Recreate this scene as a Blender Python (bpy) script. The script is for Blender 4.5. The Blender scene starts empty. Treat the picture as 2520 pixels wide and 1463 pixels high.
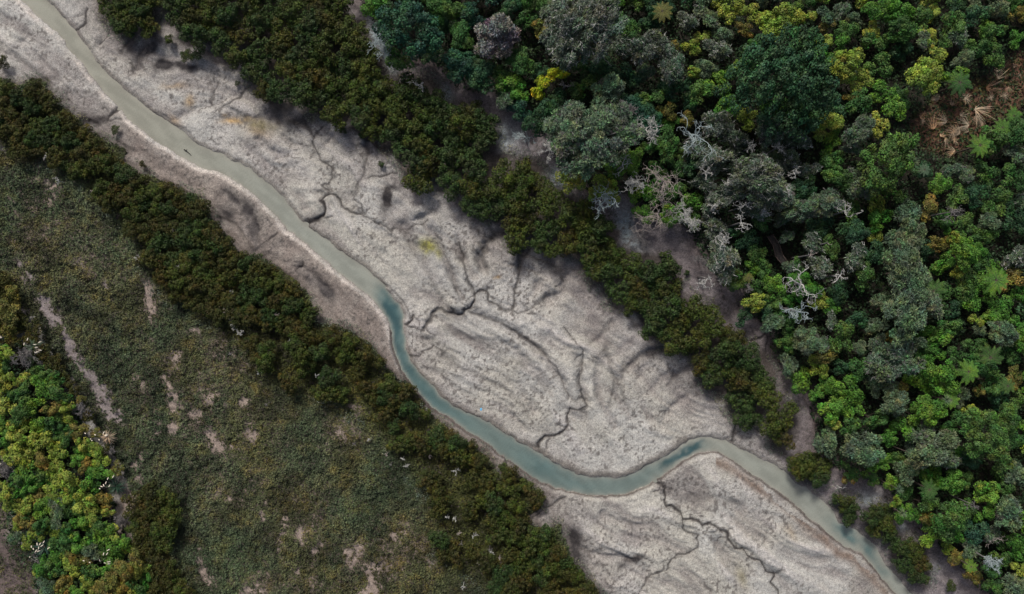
import bpy, math, random
import numpy as np
from mathutils import Vector, Euler

# ------------------------------------------------------------------ basics
rng = np.random.default_rng(11)
random.seed(5)
SC = bpy.context.scene
COL = SC.collection
W_M = 160.0                      # width of ground seen by the drone, metres
S = W_M / 2520.0                 # survey unit (one 2520th of the width)
LENS = 28.0
H = W_M * LENS / 36.0            # flying height

def gx(px): return (np.asarray(px, float) - 1260.0) * S
def gy(py): return (731.5 - np.asarray(py, float)) * S

def link(o, parent=None):
    COL.objects.link(o)
    if parent is not None: o.parent = parent
    return o

def tag(o, label=None, cat=None, group=None, kind=None):
    if label: o['label'] = label
    if cat: o['category'] = cat
    if group: o['group'] = group
    if kind: o['kind'] = kind
    return o

def empty(name, loc=(0, 0, 0), rz=0.0, sc=1.0):
    e = bpy.data.objects.new(name, None)
    e.empty_display_size = 0.3
    e.location = loc; e.rotation_euler = (0, 0, rz); e.scale = (sc, sc, sc)
    return link(e)

def mesh_np(name, V, F, mat=None, tint=None, smooth=False):
    V = np.ascontiguousarray(V, dtype=np.float32); F = np.ascontiguousarray(F, dtype=np.int32)
    me = bpy.data.meshes.new(name)
    n, k = F.shape
    me.vertices.add(len(V)); me.vertices.foreach_set('co', V.ravel())
    me.loops.add(n * k); me.loops.foreach_set('vertex_index', F.ravel())
    me.polygons.add(n)
    me.polygons.foreach_set('loop_start', np.arange(n, dtype=np.int32) * k)
    me.polygons.foreach_set('loop_total', np.full(n, k, dtype=np.int32))
    if smooth: me.polygons.foreach_set('use_smooth', np.ones(n, dtype=bool))
    me.update(calc_edges=True)
    if tint is not None:
        a = me.attributes.new('tint', 'FLOAT_COLOR', 'POINT')
        t = np.ones((len(V), 4), dtype=np.float32); t[:, :3] = tint
        a.data.foreach_set('color', t.ravel())
    if mat: me.materials.append(mat)
    return me

def meshobj(name, me, parent=None):
    return link(bpy.data.objects.new(name, me), parent)

# ------------------------------------------------------------------ materials
def nodes_of(m):
    m.use_nodes = True
    nt = m.node_tree; nt.nodes.clear()
    return nt, nt.nodes, nt.links

def foliage(name, col, col2=None, rough=0.65, spec=0.25, var=0.35, drift=1.0):
    m = bpy.data.materials.new(name)
    nt, N, L = nodes_of(m)
    out = N.new('ShaderNodeOutputMaterial'); p = N.new('ShaderNodeBsdfPrincipled')
    at = N.new('ShaderNodeAttribute'); at.attribute_name = 'tint'
    oi = N.new('ShaderNodeObjectInfo')
    mix = N.new('ShaderNodeMix'); mix.data_type = 'RGBA'
    mix.inputs['A'].default_value = (*col, 1)
    c2 = col2 or tuple(c * (1 + var) for c in col)
    mix.inputs['B'].default_value = (*c2, 1)
    L.new(oi.outputs['Random'], mix.inputs['Factor'])
    mu = N.new('ShaderNodeMix'); mu.data_type = 'RGBA'; mu.blend_type = 'MULTIPLY'
    mu.inputs['Factor'].default_value = 1
    L.new(mix.outputs['Result'], mu.inputs['A']); L.new(at.outputs['Color'], mu.inputs['B'])
    # leaf age and species mixing drift from place to place
    ge = N.new('ShaderNodeNewGeometry'); nz = N.new('ShaderNodeTexNoise'); nz.inputs['Scale'].default_value = .42
    nz.inputs['Detail'].default_value = 4; nz.inputs['Roughness'].default_value = .7
    L.new(ge.outputs['Position'], nz.inputs['Vector'])
    rp_ = N.new('ShaderNodeValToRGB'); cr_ = rp_.color_ramp
    cr_.elements[0].position = .36; cr_.elements[0].color = (.66, .76, .80, 1)
    cr_.elements[1].position = .66; cr_.elements[1].color = (1.60, 1.25, .88, 1)
    e_ = cr_.elements.new(.5); e_.color = (.95, 1.0, 1.0, 1)
    L.new(nz.outputs['Fac'], rp_.inputs['Fac'])
    m2 = N.new('ShaderNodeMix'); m2.data_type = 'RGBA'; m2.blend_type = 'MULTIPLY'; m2.inputs['Factor'].default_value = drift
    L.new(mu.outputs['Result'], m2.inputs['A']); L.new(rp_.outputs['Color'], m2.inputs['B'])
    L.new(m2.outputs['Result'], p.inputs['Base Color'])
    p.inputs['Roughness'].default_value = rough
    p.inputs['Specular IOR Level'].default_value = spec
    L.new(p.outputs[0], out.inputs[0])
    return m

def bark(name, a, b, scale=6.0, rough=0.85):
    m = bpy.data.materials.new(name)
    nt, N, L = nodes_of(m)
    out = N.new('ShaderNodeOutputMaterial'); p = N.new('ShaderNodeBsdfPrincipled')
    tc = N.new('ShaderNodeTexCoord'); nz = N.new('ShaderNodeTexNoise')
    nz.inputs['Scale'].default_value = scale; nz.inputs['Detail'].default_value = 4
    L.new(tc.outputs['Object'], nz.inputs['Vector'])
    r = N.new('ShaderNodeValToRGB')
    r.color_ramp.elements[0].position = 0.35; r.color_ramp.elements[0].color = (*a, 1)
    r.color_ramp.elements[1].position = 0.65; r.color_ramp.elements[1].color = (*b, 1)
    L.new(nz.outputs['Fac'], r.inputs['Fac']); L.new(r.outputs['Color'], p.inputs['Base Color'])
    p.inputs['Roughness'].default_value = rough
    p.inputs['Specular IOR Level'].default_value = 0.2
    L.new(p.outputs[0], out.inputs[0])
    return m

FOL = {
 'D': foliage('foliage_dark', (0.022, 0.064, 0.026), (0.034, 0.088, 0.04)),
 'T': foliage('foliage_bluegreen', (0.024, 0.078, 0.044), (0.026, 0.08, 0.046)),
 'M': foliage('foliage_mid', (0.038, 0.108, 0.027), (0.07, 0.14, 0.033)),
 'B': foliage('foliage_bright', (0.056, 0.172, 0.026), (0.102, 0.215, 0.03)),
 'Y': foliage('foliage_yellow', (0.165, 0.25, 0.034), (0.24, 0.29, 0.055), drift=.7),
 'V': foliage('foliage_lime', (0.30, 0.36, 0.018), (0.31, 0.37, 0.018)),
 'O': foliage('foliage_bronze', (0.175, 0.15, 0.035), (0.135, 0.135, 0.034)),
 'G': foliage('foliage_greygreen', (0.092, 0.148, 0.09), (0.13, 0.178, 0.098), drift=.7),
 'L': foliage('foliage_lichen', (0.078, 0.112, 0.074), (0.112, 0.142, 0.098), drift=.5),
 'P': foliage('foliage_pinkgrey', (0.20, 0.185, 0.18), (0.20, 0.185, 0.18), drift=.4),
 'R': foliage('mangrove_olive', (0.036, 0.056, 0.01), (0.054, 0.068, 0.012), drift=.6),
 'K': foliage('mangrove_brown', (0.036, 0.042, 0.009), (0.052, 0.05, 0.01), drift=.8),
 'Q': foliage('mangrove_green', (0.025, 0.048, 0.013), (0.034, 0.057, 0.014), drift=.6),
 'S': foliage('straw', (0.36, 0.25, 0.17), (0.52, 0.40, 0.29), rough=0.8),
 'X': foliage('flax_leaf', (0.030, 0.075, 0.052), (0.045, 0.085, 0.05), rough=0.45),
 'F': foliage('fern_leaf', (0.075, 0.190, 0.030), (0.11, 0.23, 0.035)),
 'U': foliage('undergrowth_leaf', (0.022, 0.045, 0.018), (0.022, 0.045, 0.018)),
 'A': foliage('scrub_leaf', (0.080, 0.094, 0.050), (0.080, 0.094, 0.050), drift=.8),
 'J': foliage('shoot_leaf', (0.17, 0.20, 0.15), (0.17, 0.20, 0.15)),
}
BARK = {
 'brown': bark('bark_brown', (0.06, 0.045, 0.035), (0.12, 0.10, 0.085)),
 'grey': bark('bark_grey', (0.32, 0.33, 0.32), (0.62, 0.61, 0.58)),
 'white': bark('bark_bleached', (0.30, 0.31, 0.31), (0.56, 0.55, 0.52)),
 'blue': bark('bark_bluelichen', (0.26, 0.33, 0.34), (0.46, 0.53, 0.54)),
 'pink': bark('bark_pinkish', (0.25, 0.21, 0.19), (0.46, 0.41, 0.38)),
 'dim': bark('bark_dimgrey', (0.13, 0.12, 0.12), (0.25, 0.24, 0.24)),
}
WHITE = bark('plume_white', (0.72, 0.64, 0.52), (0.85, 0.80, 0.70))
TIMBER = bark('weathered_timber', (0.030, 0.026, 0.026), (0.055, 0.048, 0.046), 9)
RAILM = bark('rail_timber', (0.08, 0.06, 0.052), (0.12, 0.09, 0.08), 9)
WETLOG = bark('wet_log', (0.010, 0.009, 0.008), (0.03, 0.028, 0.024), 9, 0.4)
BLUE = bark('blue_plastic', (0.10, 0.42, 0.75), (0.16, 0.50, 0.82), 9, 0.4)

# ------------------------------------------------------------------ survey lines (units: 2520ths of the width)
R_BANK = [(-420,-700),(-160,-330),(20,-90),(112,0),(133,17),(157,40),(180,67),(200,97),(220,120),(247,160),(270,182),(293,207),(320,233),(343,252),(367,270),(400,290),(430,310),(457,330),(470,343),(507,367),(547,383),(580,400),(617,415),(644,437),(670,460),(697,487),(720,515),(750,553),(777,571),(800,588),(840,618),(874,641),(907,668),(934,695),(960,721),(984,748),(995,771),(991,795),(995,821),(1000,855),(1010,885),(1027,911),(1054,941),(1080,970),(1107,995),(1140,1012),(1174,1028),(1207,1042),(1240,1062),(1274,1085),(1307,1103),(1334,1118),(1360,1135),(1387,1148),(1420,1163),(1457,1172),(1490,1175),(1524,1172),(1560,1162),(1597,1145),(1630,1125),(1665,1103),(1697,1082),(1723,1075),(1753,1077),(1787,1088),(1820,1103),(1847,1118),(1880,1135),(1913,1155),(1940,1172),(1957,1188),(1980,1198),(2000,1218),(2027,1238),(2050,1262),(2063,1285),(2090,1295),(2113,1308),(2140,1328),(2160,1352),(2170,1375),(2190,1398),(2210,1425),(2240,1462),(2310,1560),(2500,1840),(2800,2200)]
L_BANK = [(-540,-660),(-230,-300),(-20,-70),(52,0),(77,23),(103,47),(127,67),(147,90),(173,123),(200,150),(227,187),(247,213),(267,233),(290,260),(310,283),(333,307),(360,327),(383,347),(410,363),(437,383),(467,398),(500,413),(533,425),(567,437),(597,457),(617,473),(637,488),(657,511),(684,538),(707,565),(740,588),(774,618),(807,645),(840,673),(867,698),(890,718),(914,740),(940,762),(957,795),(965,830),(972,860),(980,885),(992,915),(1007,942),(1033,975),(1060,1003),(1087,1018),(1124,1042),(1150,1062),(1180,1078),(1214,1102),(1250,1128),(1284,1152),(1314,1172),(1354,1192),(1394,1208),(1434,1217),(1474,1220),(1514,1220),(1550,1212),(1584,1198),(1610,1183),(1627,1172),(1654,1152),(1680,1134),(1700,1118),(1730,1110),(1763,1112),(1793,1127),(1827,1148),(1860,1172),(1893,1195),(1920,1213),(1947,1232),(1973,1252),(1993,1272),(2017,1292),(2047,1318),(2073,1342),(2097,1352),(2120,1365),(2140,1388),(2163,1412),(2180,1432),(2200,1462),(2262,1560),(2440,1850),(2700,2250)]
WATER = R_BANK + L_BANK[::-1]
# drainage rills; wide entries paint soft fold shade: (width m, depth m, darkening, points)
RILLS_SHADE = [
 (.42,.30,1.0,[(752,556),(762,545),(785,540),(797,533),(801,522),(800,508),(794,495),(800,484),(812,480)]),
 (.26,.15,.8,[(812,480),(808,468),(797,460),(800,453),(812,450),(819,440),(817,417),(797,400),(784,383),(774,350),(777,337),(797,317)]),
 (.34,.22,.9,[(812,480),(828,484),(838,497),(848,515),(862,524),(890,531)]),
 (.18,.12,.7,[(890,531),(896,520),(892,508),(883,498),(872,492),(868,470)]),
 (.18,.12,.7,[(890,531),(907,535),(927,548),(943,555),(963,568),(974,563),(1000,565),(1027,555),(1054,541)]),
 (.20,.12,.8,[(995,800),(1023,812),(1044,813)]),
 (.46,.38,1.0,[(1044,813),(1049,798),(1062,787),(1065,772),(1077,762),(1089,765),(1100,773),(1120,773),(1137,777),(1142,765),(1160,758),(1167,742),(1169,722)]),
 (.26,.2,.9,[(1169,722),(1177,718),(1194,718),(1200,728),(1202,742),(1214,750)]),
 (.16,.1,.7,[(1214,750),(1240,762),(1254,765),(1274,772),(1290,768),(1310,758)]),
 (.28,.14,.75,[(1169,720),(1162,705),(1150,682),(1142,655),(1137,622),(1130,598)]),
 (.34,.16,.8,[(1256,765),(1263,755),(1266,735),(1265,715),(1274,695),(1280,675),(1282,655)]),
 (.75,.22,.9,[(1282,660),(1281,645),(1279,630),(1287,618)]),
 (.40,.13,.6,[(1147,765),(1174,772),(1200,785),(1234,798),(1267,815),(1307,842),(1340,872),(1367,905),(1380,935),(1400,978)]),
 (.32,.24,.95,[(1324,1103),(1325,1088),(1337,1073),(1360,1075),(1380,1062),(1395,1045),(1397,1025),(1400,1005)]),
 (.22,.15,.8,[(1400,1005),(1427,1008),(1444,995),(1440,982),(1430,972),(1424,938),(1430,918),(1435,888),(1434,861),(1414,838),(1387,808)]),
 (.45,.14,.6,[(1424,950),(1422,930),(1430,912),(1435,880)]),
 (.16,.1,.7,[(1007,878),(1030,876),(1047,865),(1067,853),(1087,858),(1107,865)]),
 (.40,.2,.8,[(1800,1082),(1808,1058),(1812,1045)]),
 (.34,.28,1.0,[(1612,1183),(1630,1193),(1640,1205),(1632,1228),(1637,1246),(1657,1248),(1672,1260),(1680,1276)]),
 (.30,.22,.95,[(1680,1277),(1700,1275),(1717,1280),(1730,1293),(1747,1285),(1763,1297),(1783,1305),(1788,1325),(1803,1345),(1823,1348),(1840,1368),(1870,1378),(1880,1402),(1907,1412),(1897,1432),(1910,1452),(1912,1500)]),
 (.22,.16,.85,[(1678,1280),(1680,1302),(1700,1310),(1717,1315),(1713,1345),(1690,1358),(1664,1362),(1650,1375),(1640,1403),(1604,1408),(1587,1425),(1567,1462),(1550,1510)]),
 (.30,.15,.8,[(1250,1130),(1244,1142),(1236,1152),(1222,1166)]),
 (.30,.15,.7,[(1392,1220),(1360,1238),(1344,1248),(1314,1268),(1300,1285)]),
 (.36,.22,.9,[(293,268),(284,278),(270,290),(266,297)]),
 (.9,.2,.9,[(262,299),(243,303),(207,300)]),
 (.20,.1,.8,[(682,575),(664,588),(644,601)]),
 (.20,.1,.8,[(747,648),(727,665)]),
 (.22,.12,.7,[(617,213),(587,243),(554,263),(534,283)]),
 (.3,.1,.6,[(524,262),(523,240),(530,222),(540,207)]),
 (.55,.16,.8,[(906,335),(902,383),(900,427)]),
 (.45,.12,.7,[(900,427),(884,450),(874,483)]),
 (.22,.1,.8,[(979,427),(940,433),(907,437)]),
 (.34,.15,.9,[(222,28),(217,40),(217,57),(197,73)]),
 (.24,.12,.9,[(264,50),(267,67),(267,97),(247,110)]),
 (.5,.12,.8,[(330,90),(320,103),(300,133)]),
 (.6,.12,.9,[(367,117),(345,125),(338,150),(331,177)]),
 (.8,.22,.95,[(1234,574),(1218,581),(1197,601),(1187,628)]),
 (.5,.16,.6,[(1187,628),(1194,655),(1200,675)]),
 (.7,.14,.6,[(1650,858),(1610,862),(1574,875),(1547,898)]),
 (.7,.14,.6,[(1508,792),(1490,810),(1467,835),(1447,848)]),
 (.5,.12,.55,[(1344,725),(1330,742),(1310,755)]),
 (.3,.1,.6,[(905,672),(930,690),(950,700),(975,722),(992,742),(1003,765),(1008,790)]),
 (.7,.12,.6,[(1720,905),(1690,905),(1660,925),(1640,950)]),
 (.5,.10,.5,[(1560,880),(1530,915),(1525,950),(1535,985),(1560,1020)]),
 (.5,.10,.5,[(1490,860),(1505,905),(1510,950),(1500,1000)]),
 (.6,.12,.6,[(1080,870),(1130,905),(1180,925),(1240,955),(1290,1000),(1310,1040)]),
 (.9,.14,.5,[(1050,835),(1110,815),(1180,840),(1240,870),(1310,920),(1350,960)]),
 (.24,.18,1.0,[(1000,800),(1012,790),(1020,775)]),
 (.9,.14,.55,[(985,560),(1010,600),(1040,640),(1065,690),(1085,735)]),
 (.9,.12,.5,[(1075,590),(1100,640),(1115,690),(1130,725)]),
 (.3,.14,.8,[(2040,1240),(2060,1250),(2075,1265)]),
 (.35,.12,.8,[(750,290),(754,310),(764,325),(775,340)]),
 (1.0,.12,.55,[(1700,1225),(1760,1225),(1830,1240)]),
 (.25,.14,.9,[(1810,745),(1822,770),(1822,800)]),(.25,.14,.9,[(1845,838),(1870,828),(1885,815)]),
 (.22,.14,.9,[(1880,870),(1888,845),(1887,820)]),
]
# hollows, stains and painted bush shadows: (x, y, rx, ry, angle deg, kind, strength)
SPOTS = [
 (365,122,38,13,-20,'wet_shade',1.0),(400,162,26,14,5,'wet_shade',1.1),(452,166,40,10,8,'wet_shade',.9),(345,140,12,22,10,'wet_shade',.8),
 (430,110,26,12,0,'wet_shade',.5),(320,105,14,26,20,'wet_shade',.6),(950,488,13,30,8,'wet_shade',1.3),(965,462,20,10,0,'wet_shade',.6),
 (575,485,24,12,50,'wet_shade',1.0),(612,520,16,34,-35,'wet_shade',1.0),(630,552,14,30,-10,'wet_shade',1.1),(560,520,30,20,40,'wet_shade',.6),
 (797,712,14,30,-30,'wet_shade',1.2),(760,690,30,10,45,'wet_shade',.6),(640,605,24,10,-15,'wet_shade',.7),
 (1550,1375,34,9,-10,'wet_shade',1.0),(1525,1390,18,8,-40,'wet_shade',.5),(1418,1345,20,55,-12,'wet_shade',1.0),(230,295,38,12,0,'wet_shade',.9),
 (1300,612,30,12,0,'wet_shade',.7),(1240,575,24,8,-10,'wet_shade',.7),(915,325,60,20,10,'wet_shade',.8),(730,305,50,16,0,'wet_shade',.6),
 (1640,860,30,8,0,'wet_shade',.6),(1360,660,50,20,20,'wet_shade',.35),(1715,945,40,25,30,'wet_shade',.35),(1480,860,60,10,-50,'wet_shade',.3),
 (470,250,10,17,10,'ochre',.9),(585,303,38,9,-5,'ochre',.9),(645,315,45,16,12,'moss',.9),(640,330,30,14,25,'ochre',.5),
 (1050,608,22,15,35,'algae',.9),(1075,628,14,10,35,'algae',.5),(1225,681,7,5,0,'ochre',1.0),(1822,1412,14,32,-28,'moss',.7),
 (1945,1310,9,26,-35,'ochre',.3),(430,215,36,8,-8,'ochre',.4),(560,290,8,5,0,'ochre',.5),(430,295,20,8,40,'ochre',.35),
 (930,90,26,46,-25,'blue',1.0),(960,155,16,34,-15,'blue',1.0),(1100,235,14,22,-25,'blue',.8),(1250,345,34,42,-10,'blue',.8),
 (1370,440,24,36,-40,'blue',1.0),(1538,560,22,50,-15,'blue',1.1),(1560,600,40,20,30,'blue',.6),(2130,1220,34,22,0,'blue',.6),
 (2215,1300,22,18,0,'blue',.5),(1930,1060,16,60,5,'blue',.4),(2290,1400,30,24,0,'blue',.3),(1240,335,20,20,0,'blue',.3),
 (130,470,34,26,0,'blue',.6),(115,430,14,30,30,'blue',.6),
 (1030,780,60,120,10,'pale',.25),(1330,780,90,40,50,'pale',.2),(700,380,160,30,40,'pale',.35),(620,380,120,22,35,'pale',.3),
 (1560,1270,80,50,0,'pale',.15),(1280,750,70,70,0,'pale',.2),(1560,830,60,120,-40,'pale',.25),(1900,1050,60,40,0,'pale',.3),
]
# left-hand salt meadow: bare clay patches (x, y, rx, ry, angle, strength)
BARE = [
 (190,860,14,60,-22,1.2),(225,920,15,60,-28,1.2),(262,980,17,60,-25,1.2),(300,1025,18,34,-40,1.1),(130,765,26,42,-35,.9),(80,680,22,40,-45,.6),(60,650,16,20,0,.5),
 (130,475,28,26,0,.9),(100,420,14,36,25,.8),(372,710,12,34,0,.8),(375,760,16,30,0,.7),(375,790,10,14,0,.7),(268,705,10,14,0,.4),(265,780,14,10,0,.4),
 (340,935,22,14,20,.8),(350,955,10,20,-30,.7),(415,945,14,40,-30,.9),(435,990,20,30,-20,1.0),(400,1050,8,26,0,.9),(432,1055,9,24,0,.9),(440,880,22,18,0,.6),
 (490,1020,10,22,-35,.9),(527,1065,16,24,-35,1.1),(545,1095,26,20,20,.7),(570,1095,20,8,20,.8),(420,1095,8,10,0,.8),(530,985,14,14,0,.7),(560,990,10,14,0,.6),
 (605,980,22,12,0,.6),(625,1060,14,34,-20,.6),(580,870,22,16,0,.4),(470,810,40,14,0,.4),(450,820,20,14,0,.3),(700,1290,14,30,10,.5),(350,1115,12,34,0,.7),(335,1150,12,14,0,.8),(345,1180,14,22,20,.8),
 (315,1230,24,26,20,1.1),(495,1390,10,46,-15,.9),(515,1430,16,30,-30,.9),(740,1300,8,34,0,.7),(735,1400,8,26,0,.8),(745,1320,10,12,0,.5),(880,1345,34,14,-10,.9),(870,1375,14,20,0,.6),
 (932,1405,30,34,25,1.1),(910,1440,34,20,0,.8),(980,1315,22,14,10,.7),(650,1240,20,10,-30,.5),(645,1270,10,20,0,.5),(590,1380,18,16,0,.5),(540,1210,14,8,-40,.5),(570,1230,20,10,-20,.5),
 (780,1340,30,12,-40,.7),(800,1430,30,20,-30,.6),(620,1450,40,20,0,.6),(690,1330,20,34,20,.35),(830,1080,30,40,20,.45),(870,1010,26,34,0,.3),(1040,1100,40,14,30,.2),(640,1190,12,30,0,.35),
 (1065,1375,20,14,0,.5),(550,1160,120,14,20,.15),(250,600,40,16,0,.25),(200,650,30,20,0,.25),(70,540,26,40,0,.4),(40,505,20,30,0,.4),
 (20,1330,14,60,0,.5),(40,1430,40,20,0,.4),(300,1300,18,34,-20,.8),(60,770,24,20,0,.8),(270,1065,26,26,0,.5),(900,880,40,14,40,.2),(950,1180,30,12,0,.2),
]
BELT_R = [(395,-120),(405,0),(417,43),(443,77),(450,107),(483,113),(510,110),(533,133),(567,153),(610,163),(617,193),(627,227),(663,257),(670,283),(684,300),(704,283),(730,267),(736,245),(747,277),(777,293),(800,297),(840,305),(874,318),(917,343),(930,370),(950,383),(977,377),(980,407),(994,430),(1000,457),(1017,470),(1037,457),(1060,430),(1070,443),(1087,463),(1117,480),(1140,521),(1174,545),(1234,551),(1244,595),(1270,608),(1300,597),(1327,615),(1350,635),(1387,631),(1424,651),(1447,695),(1484,708),(1504,748),(1550,765),(1570,781),(1580,815),(1617,838),(1640,855),(1680,880),(1706,890),(1730,950),(1780,975),(1800,1035),(1850,1050),(1868,1022),(1885,1005),(1885,1070),(1895,1100),(1925,1115),(1950,1085),(1958,1040),(1955,1005),(1925,985),(1913,955),(1913,918),(1880,885),(1860,855),(1827,828),(1780,795),(1747,758),(1713,741),(1680,728),(1674,688),(1657,648),(1617,625),(1574,618),(1515,608),(1520,568),(1474,521),(1420,490),(1387,480),(1350,457),(1334,413),(1294,390),(1227,380),(1224,327),(1207,293),(1174,257),(1097,262),(1080,217),(1060,190),(1014,193),(980,185),(950,180),(937,140),(907,105),(904,67),(866,40),(850,0),(840,-120)]
BELT_R2 = [(1937,1128),(1965,1113),(2015,1118),(2038,1145),(2036,1180),(2005,1198),(1970,1190),(1945,1165)]
BELT_R3 = [(2047,1230),(2065,1212),(2098,1225),(2110,1262),(2103,1285),(2080,1288),(2068,1255)]
BELT_R4 = [(2123,1260),(2140,1238),(2185,1240),(2203,1270),(2195,1308),(2240,1322),(2275,1360),(2292,1405),(2275,1452),(2245,1440),(2215,1405),(2190,1370),(2185,1330),(2140,1315),(2122,1290)]
BELT_TOP = [(235,-100),(247,0),(260,40),(290,85),(320,98),(345,85),(362,95),(385,95),(392,60),(380,30),(400,0),(390,-100)]
BELT_L = [(-120,130),(0,193),(37,207),(57,230),(80,195),(118,195),(123,233),(160,257),(197,293),(213,310),(253,340),(290,350),(313,377),(313,400),(337,430),(383,443),(433,460),(493,488),(517,515),(533,548),(560,575),(590,611),(634,625),(674,645),(717,678),(747,715),(764,748),(784,800),(840,805),(895,831),(930,871),(944,888),(975,928),(1012,955),(1030,985),(1060,1018),(1080,1042),(1134,1075),(1167,1092),(1200,1122),(1224,1165),(1232,1180),(1246,1150),(1277,1162),(1314,1188),(1340,1215),(1337,1242),(1297,1265),(1297,1298),(1335,1300),(1372,1285),(1387,1328),(1407,1375),(1440,1412),(1477,1462),(1520,1540),(1300,1540),(1240,1463),(1180,1400),(1100,1350),(1085,1260),(1060,1180),(1000,1110),(930,1030),(850,970),(760,950),(690,930),(640,860),(560,800),(500,740),(420,700),(370,620),(340,560),(290,490),(230,440),(150,395),(60,380),(0,330),(-120,300)]
_k = BELT_L.index((1300,1540)); BELT_L = BELT_L[:_k] + [(x - 24, y + 22) for x, y in BELT_L[_k:-2]] + BELT_L[-2:]
DARKBUSH = [(318,1225),(335,1200),(360,1190),(400,1200),(435,1230),(440,1290),(420,1340),(430,1400),(480,1463),(480,1540),(390,1540),(375,1440),(322,1330),(312,1270)]
EDGE_L = [(-120,660),(40,680),(50,760),(90,790),(110,840),(140,870),(190,960),(240,1050),(290,1130),(320,1200),(300,1180),(240,1100),(200,1000),(150,930),(80,860),(0,840),(-120,820)]
FOREST_R = [(870,-130),(894,0),(907,37),(937,63),(944,100),(970,140),(1007,150),(1074,160),(1094,200),(1117,217),(1204,227),(1240,247),(1277,270),(1307,293),(1317,327),(1360,337),(1364,383),(1387,427),(1420,457),(1467,480),(1545,482),(1570,520),(1645,535),(1700,560),(1718,621),(1735,670),(1797,688),(1823,705),(1820,748),(1853,781),(1883,808),(1897,881),(1913,895),(1963,931),(1987,955),(1997,1025),(1993,1075),(2013,1118),(2063,1150),(2127,1165),(2180,1192),(2193,1232),(2220,1272),(2260,1278),(2270,1302),(2300,1332),(2337,1378),(2373,1398),(2387,1432),(2430,1463),(2520,1560),(2680,1600),(2700,-130)]
FOREST_L = [(-130,820),(0,850),(60,845),(105,885),(150,925),(185,965),(205,1040),(240,1100),(275,1160),(285,1230),(275,1260),(310,1300),(325,1350),(365,1390),(385,1440),(390,1550),(110,1550),(100,1440),(85,1370),(40,1330),(20,1240),(-10,1200),(-130,1190)]
CLEARING = [(2215,300),(2270,250),(2330,215),(2420,195),(2470,140),(2530,90),(2700,60),(2700,230),(2520,250),(2480,290),(2420,320),(2390,370),(2330,395),(2260,390),(2205,350)]
MEADOW = [(-200,330),(60,380),(150,395),(230,440),(290,490),(340,560),(370,620),(420,700),(500,740),(560,800),(640,860),(690,930),(760,950),(850,970),(930,1030),(1000,1110),(1060,1180),(1085,1260),(1100,1350),(1180,1400),(1240,1463),(1400,1700),(380,1700),(380,1440),(330,1330),(325,1260),(320,1200),(240,1050),(190,960),(140,870),(90,790),(-200,760)]

BEYOND = [(600,-900),(625,60),(760,170),(900,250),(1030,340),(1180,460),(1330,530),(1480,620),(1600,720),(1720,810),(1830,920),(1915,1000),(1925,1080),(1905,1120),(1940,1172),(1980,1198),(2027,1238),(2063,1285),(2140,1328),(2210,1425),(2310,1560),(2700,1900),(4500,1900),(4500,-900)]
# ------------------------------------------------------------------ field maths
def seg_dist2(X, Y, pts, closed=False, best=None):
    n = len(pts)
    if best is None: best = np.full(X.shape, 1e9, dtype=np.float32)
    for i in range(n if closed else n - 1):
        (x0, y0), (x1, y1) = pts[i], pts[(i + 1) % n]
        dx, dy = x1 - x0, y1 - y0; l2 = dx * dx + dy * dy + 1e-9
        t = np.clip(((X - x0) * dx + (Y - y0) * dy) / l2, 0, 1)
        d = (X - x0 - t * dx) ** 2 + (Y - y0 - t * dy) ** 2
        np.minimum(best, d, out=best)
    return best

def inside(X, Y, poly):
    r = np.zeros(X.shape, bool); n = len(poly)
    for i in range(n):
        (x0, y0), (x1, y1) = poly[i], poly[(i + 1) % n]
        if y0 == y1: continue
        c = ((Y < y0) != (Y < y1))
        r ^= c & (X < (x1 - x0) * (Y - y0) / (y1 - y0) + x0)
    return r

def sdist(X, Y, poly):
    """signed distance in metres, positive inside"""
    X = np.asarray(X, np.float32); Y = np.asarray(Y, np.float32)
    d = np.sqrt(seg_dist2(X, Y, poly, True)) * S
    return np.where(inside(X, Y, poly), d, -d)

def vnoise(X, Y, seed):
    X = np.asarray(X, np.float64); Y = np.asarray(Y, np.float64)
    g = np.random.default_rng(seed).random((256, 256)).astype(np.float32)
    xi = np.floor(X).astype(np.int64); yi = np.floor(Y).astype(np.int64)
    fx = (X - xi).astype(np.float32); fy = (Y - yi).astype(np.float32)
    fx = fx * fx * (3 - 2 * fx); fy = fy * fy * (3 - 2 * fy)
    x0 = xi & 255; x1 = (xi + 1) & 255; y0 = yi & 255; y1 = (yi + 1) & 255
    return (g[y0, x0] * (1 - fx) + g[y0, x1] * fx) * (1 - fy) + (g[y1, x0] * (1 - fx) + g[y1, x1] * fx) * fy

def fbm(X, Y, f, seed, oct=4, gain=0.5):
    r = 0; a = 1; t = 0
    for o in range(oct):
        r = r + a * vnoise(X * f + 17.3 * o, Y * f - 9.1 * o, seed + o); t += a; a *= gain; f *= 2.03
    return r / t

def sstep(a, b, x):
    t = np.clip((x - a) / (b - a), 0, 1); return t * t * (3 - 2 * t)

def ellipse(X, Y, e):
    x, y, rx, ry, an = e[:5]; a = math.radians(an); c, s = math.cos(a), math.sin(a)
    u = ((X - x) * c + (Y - y) * s) / rx; v = (-(X - x) * s + (Y - y) * c) / ry
    return np.exp(-(u * u + v * v) * 1.1)

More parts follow.
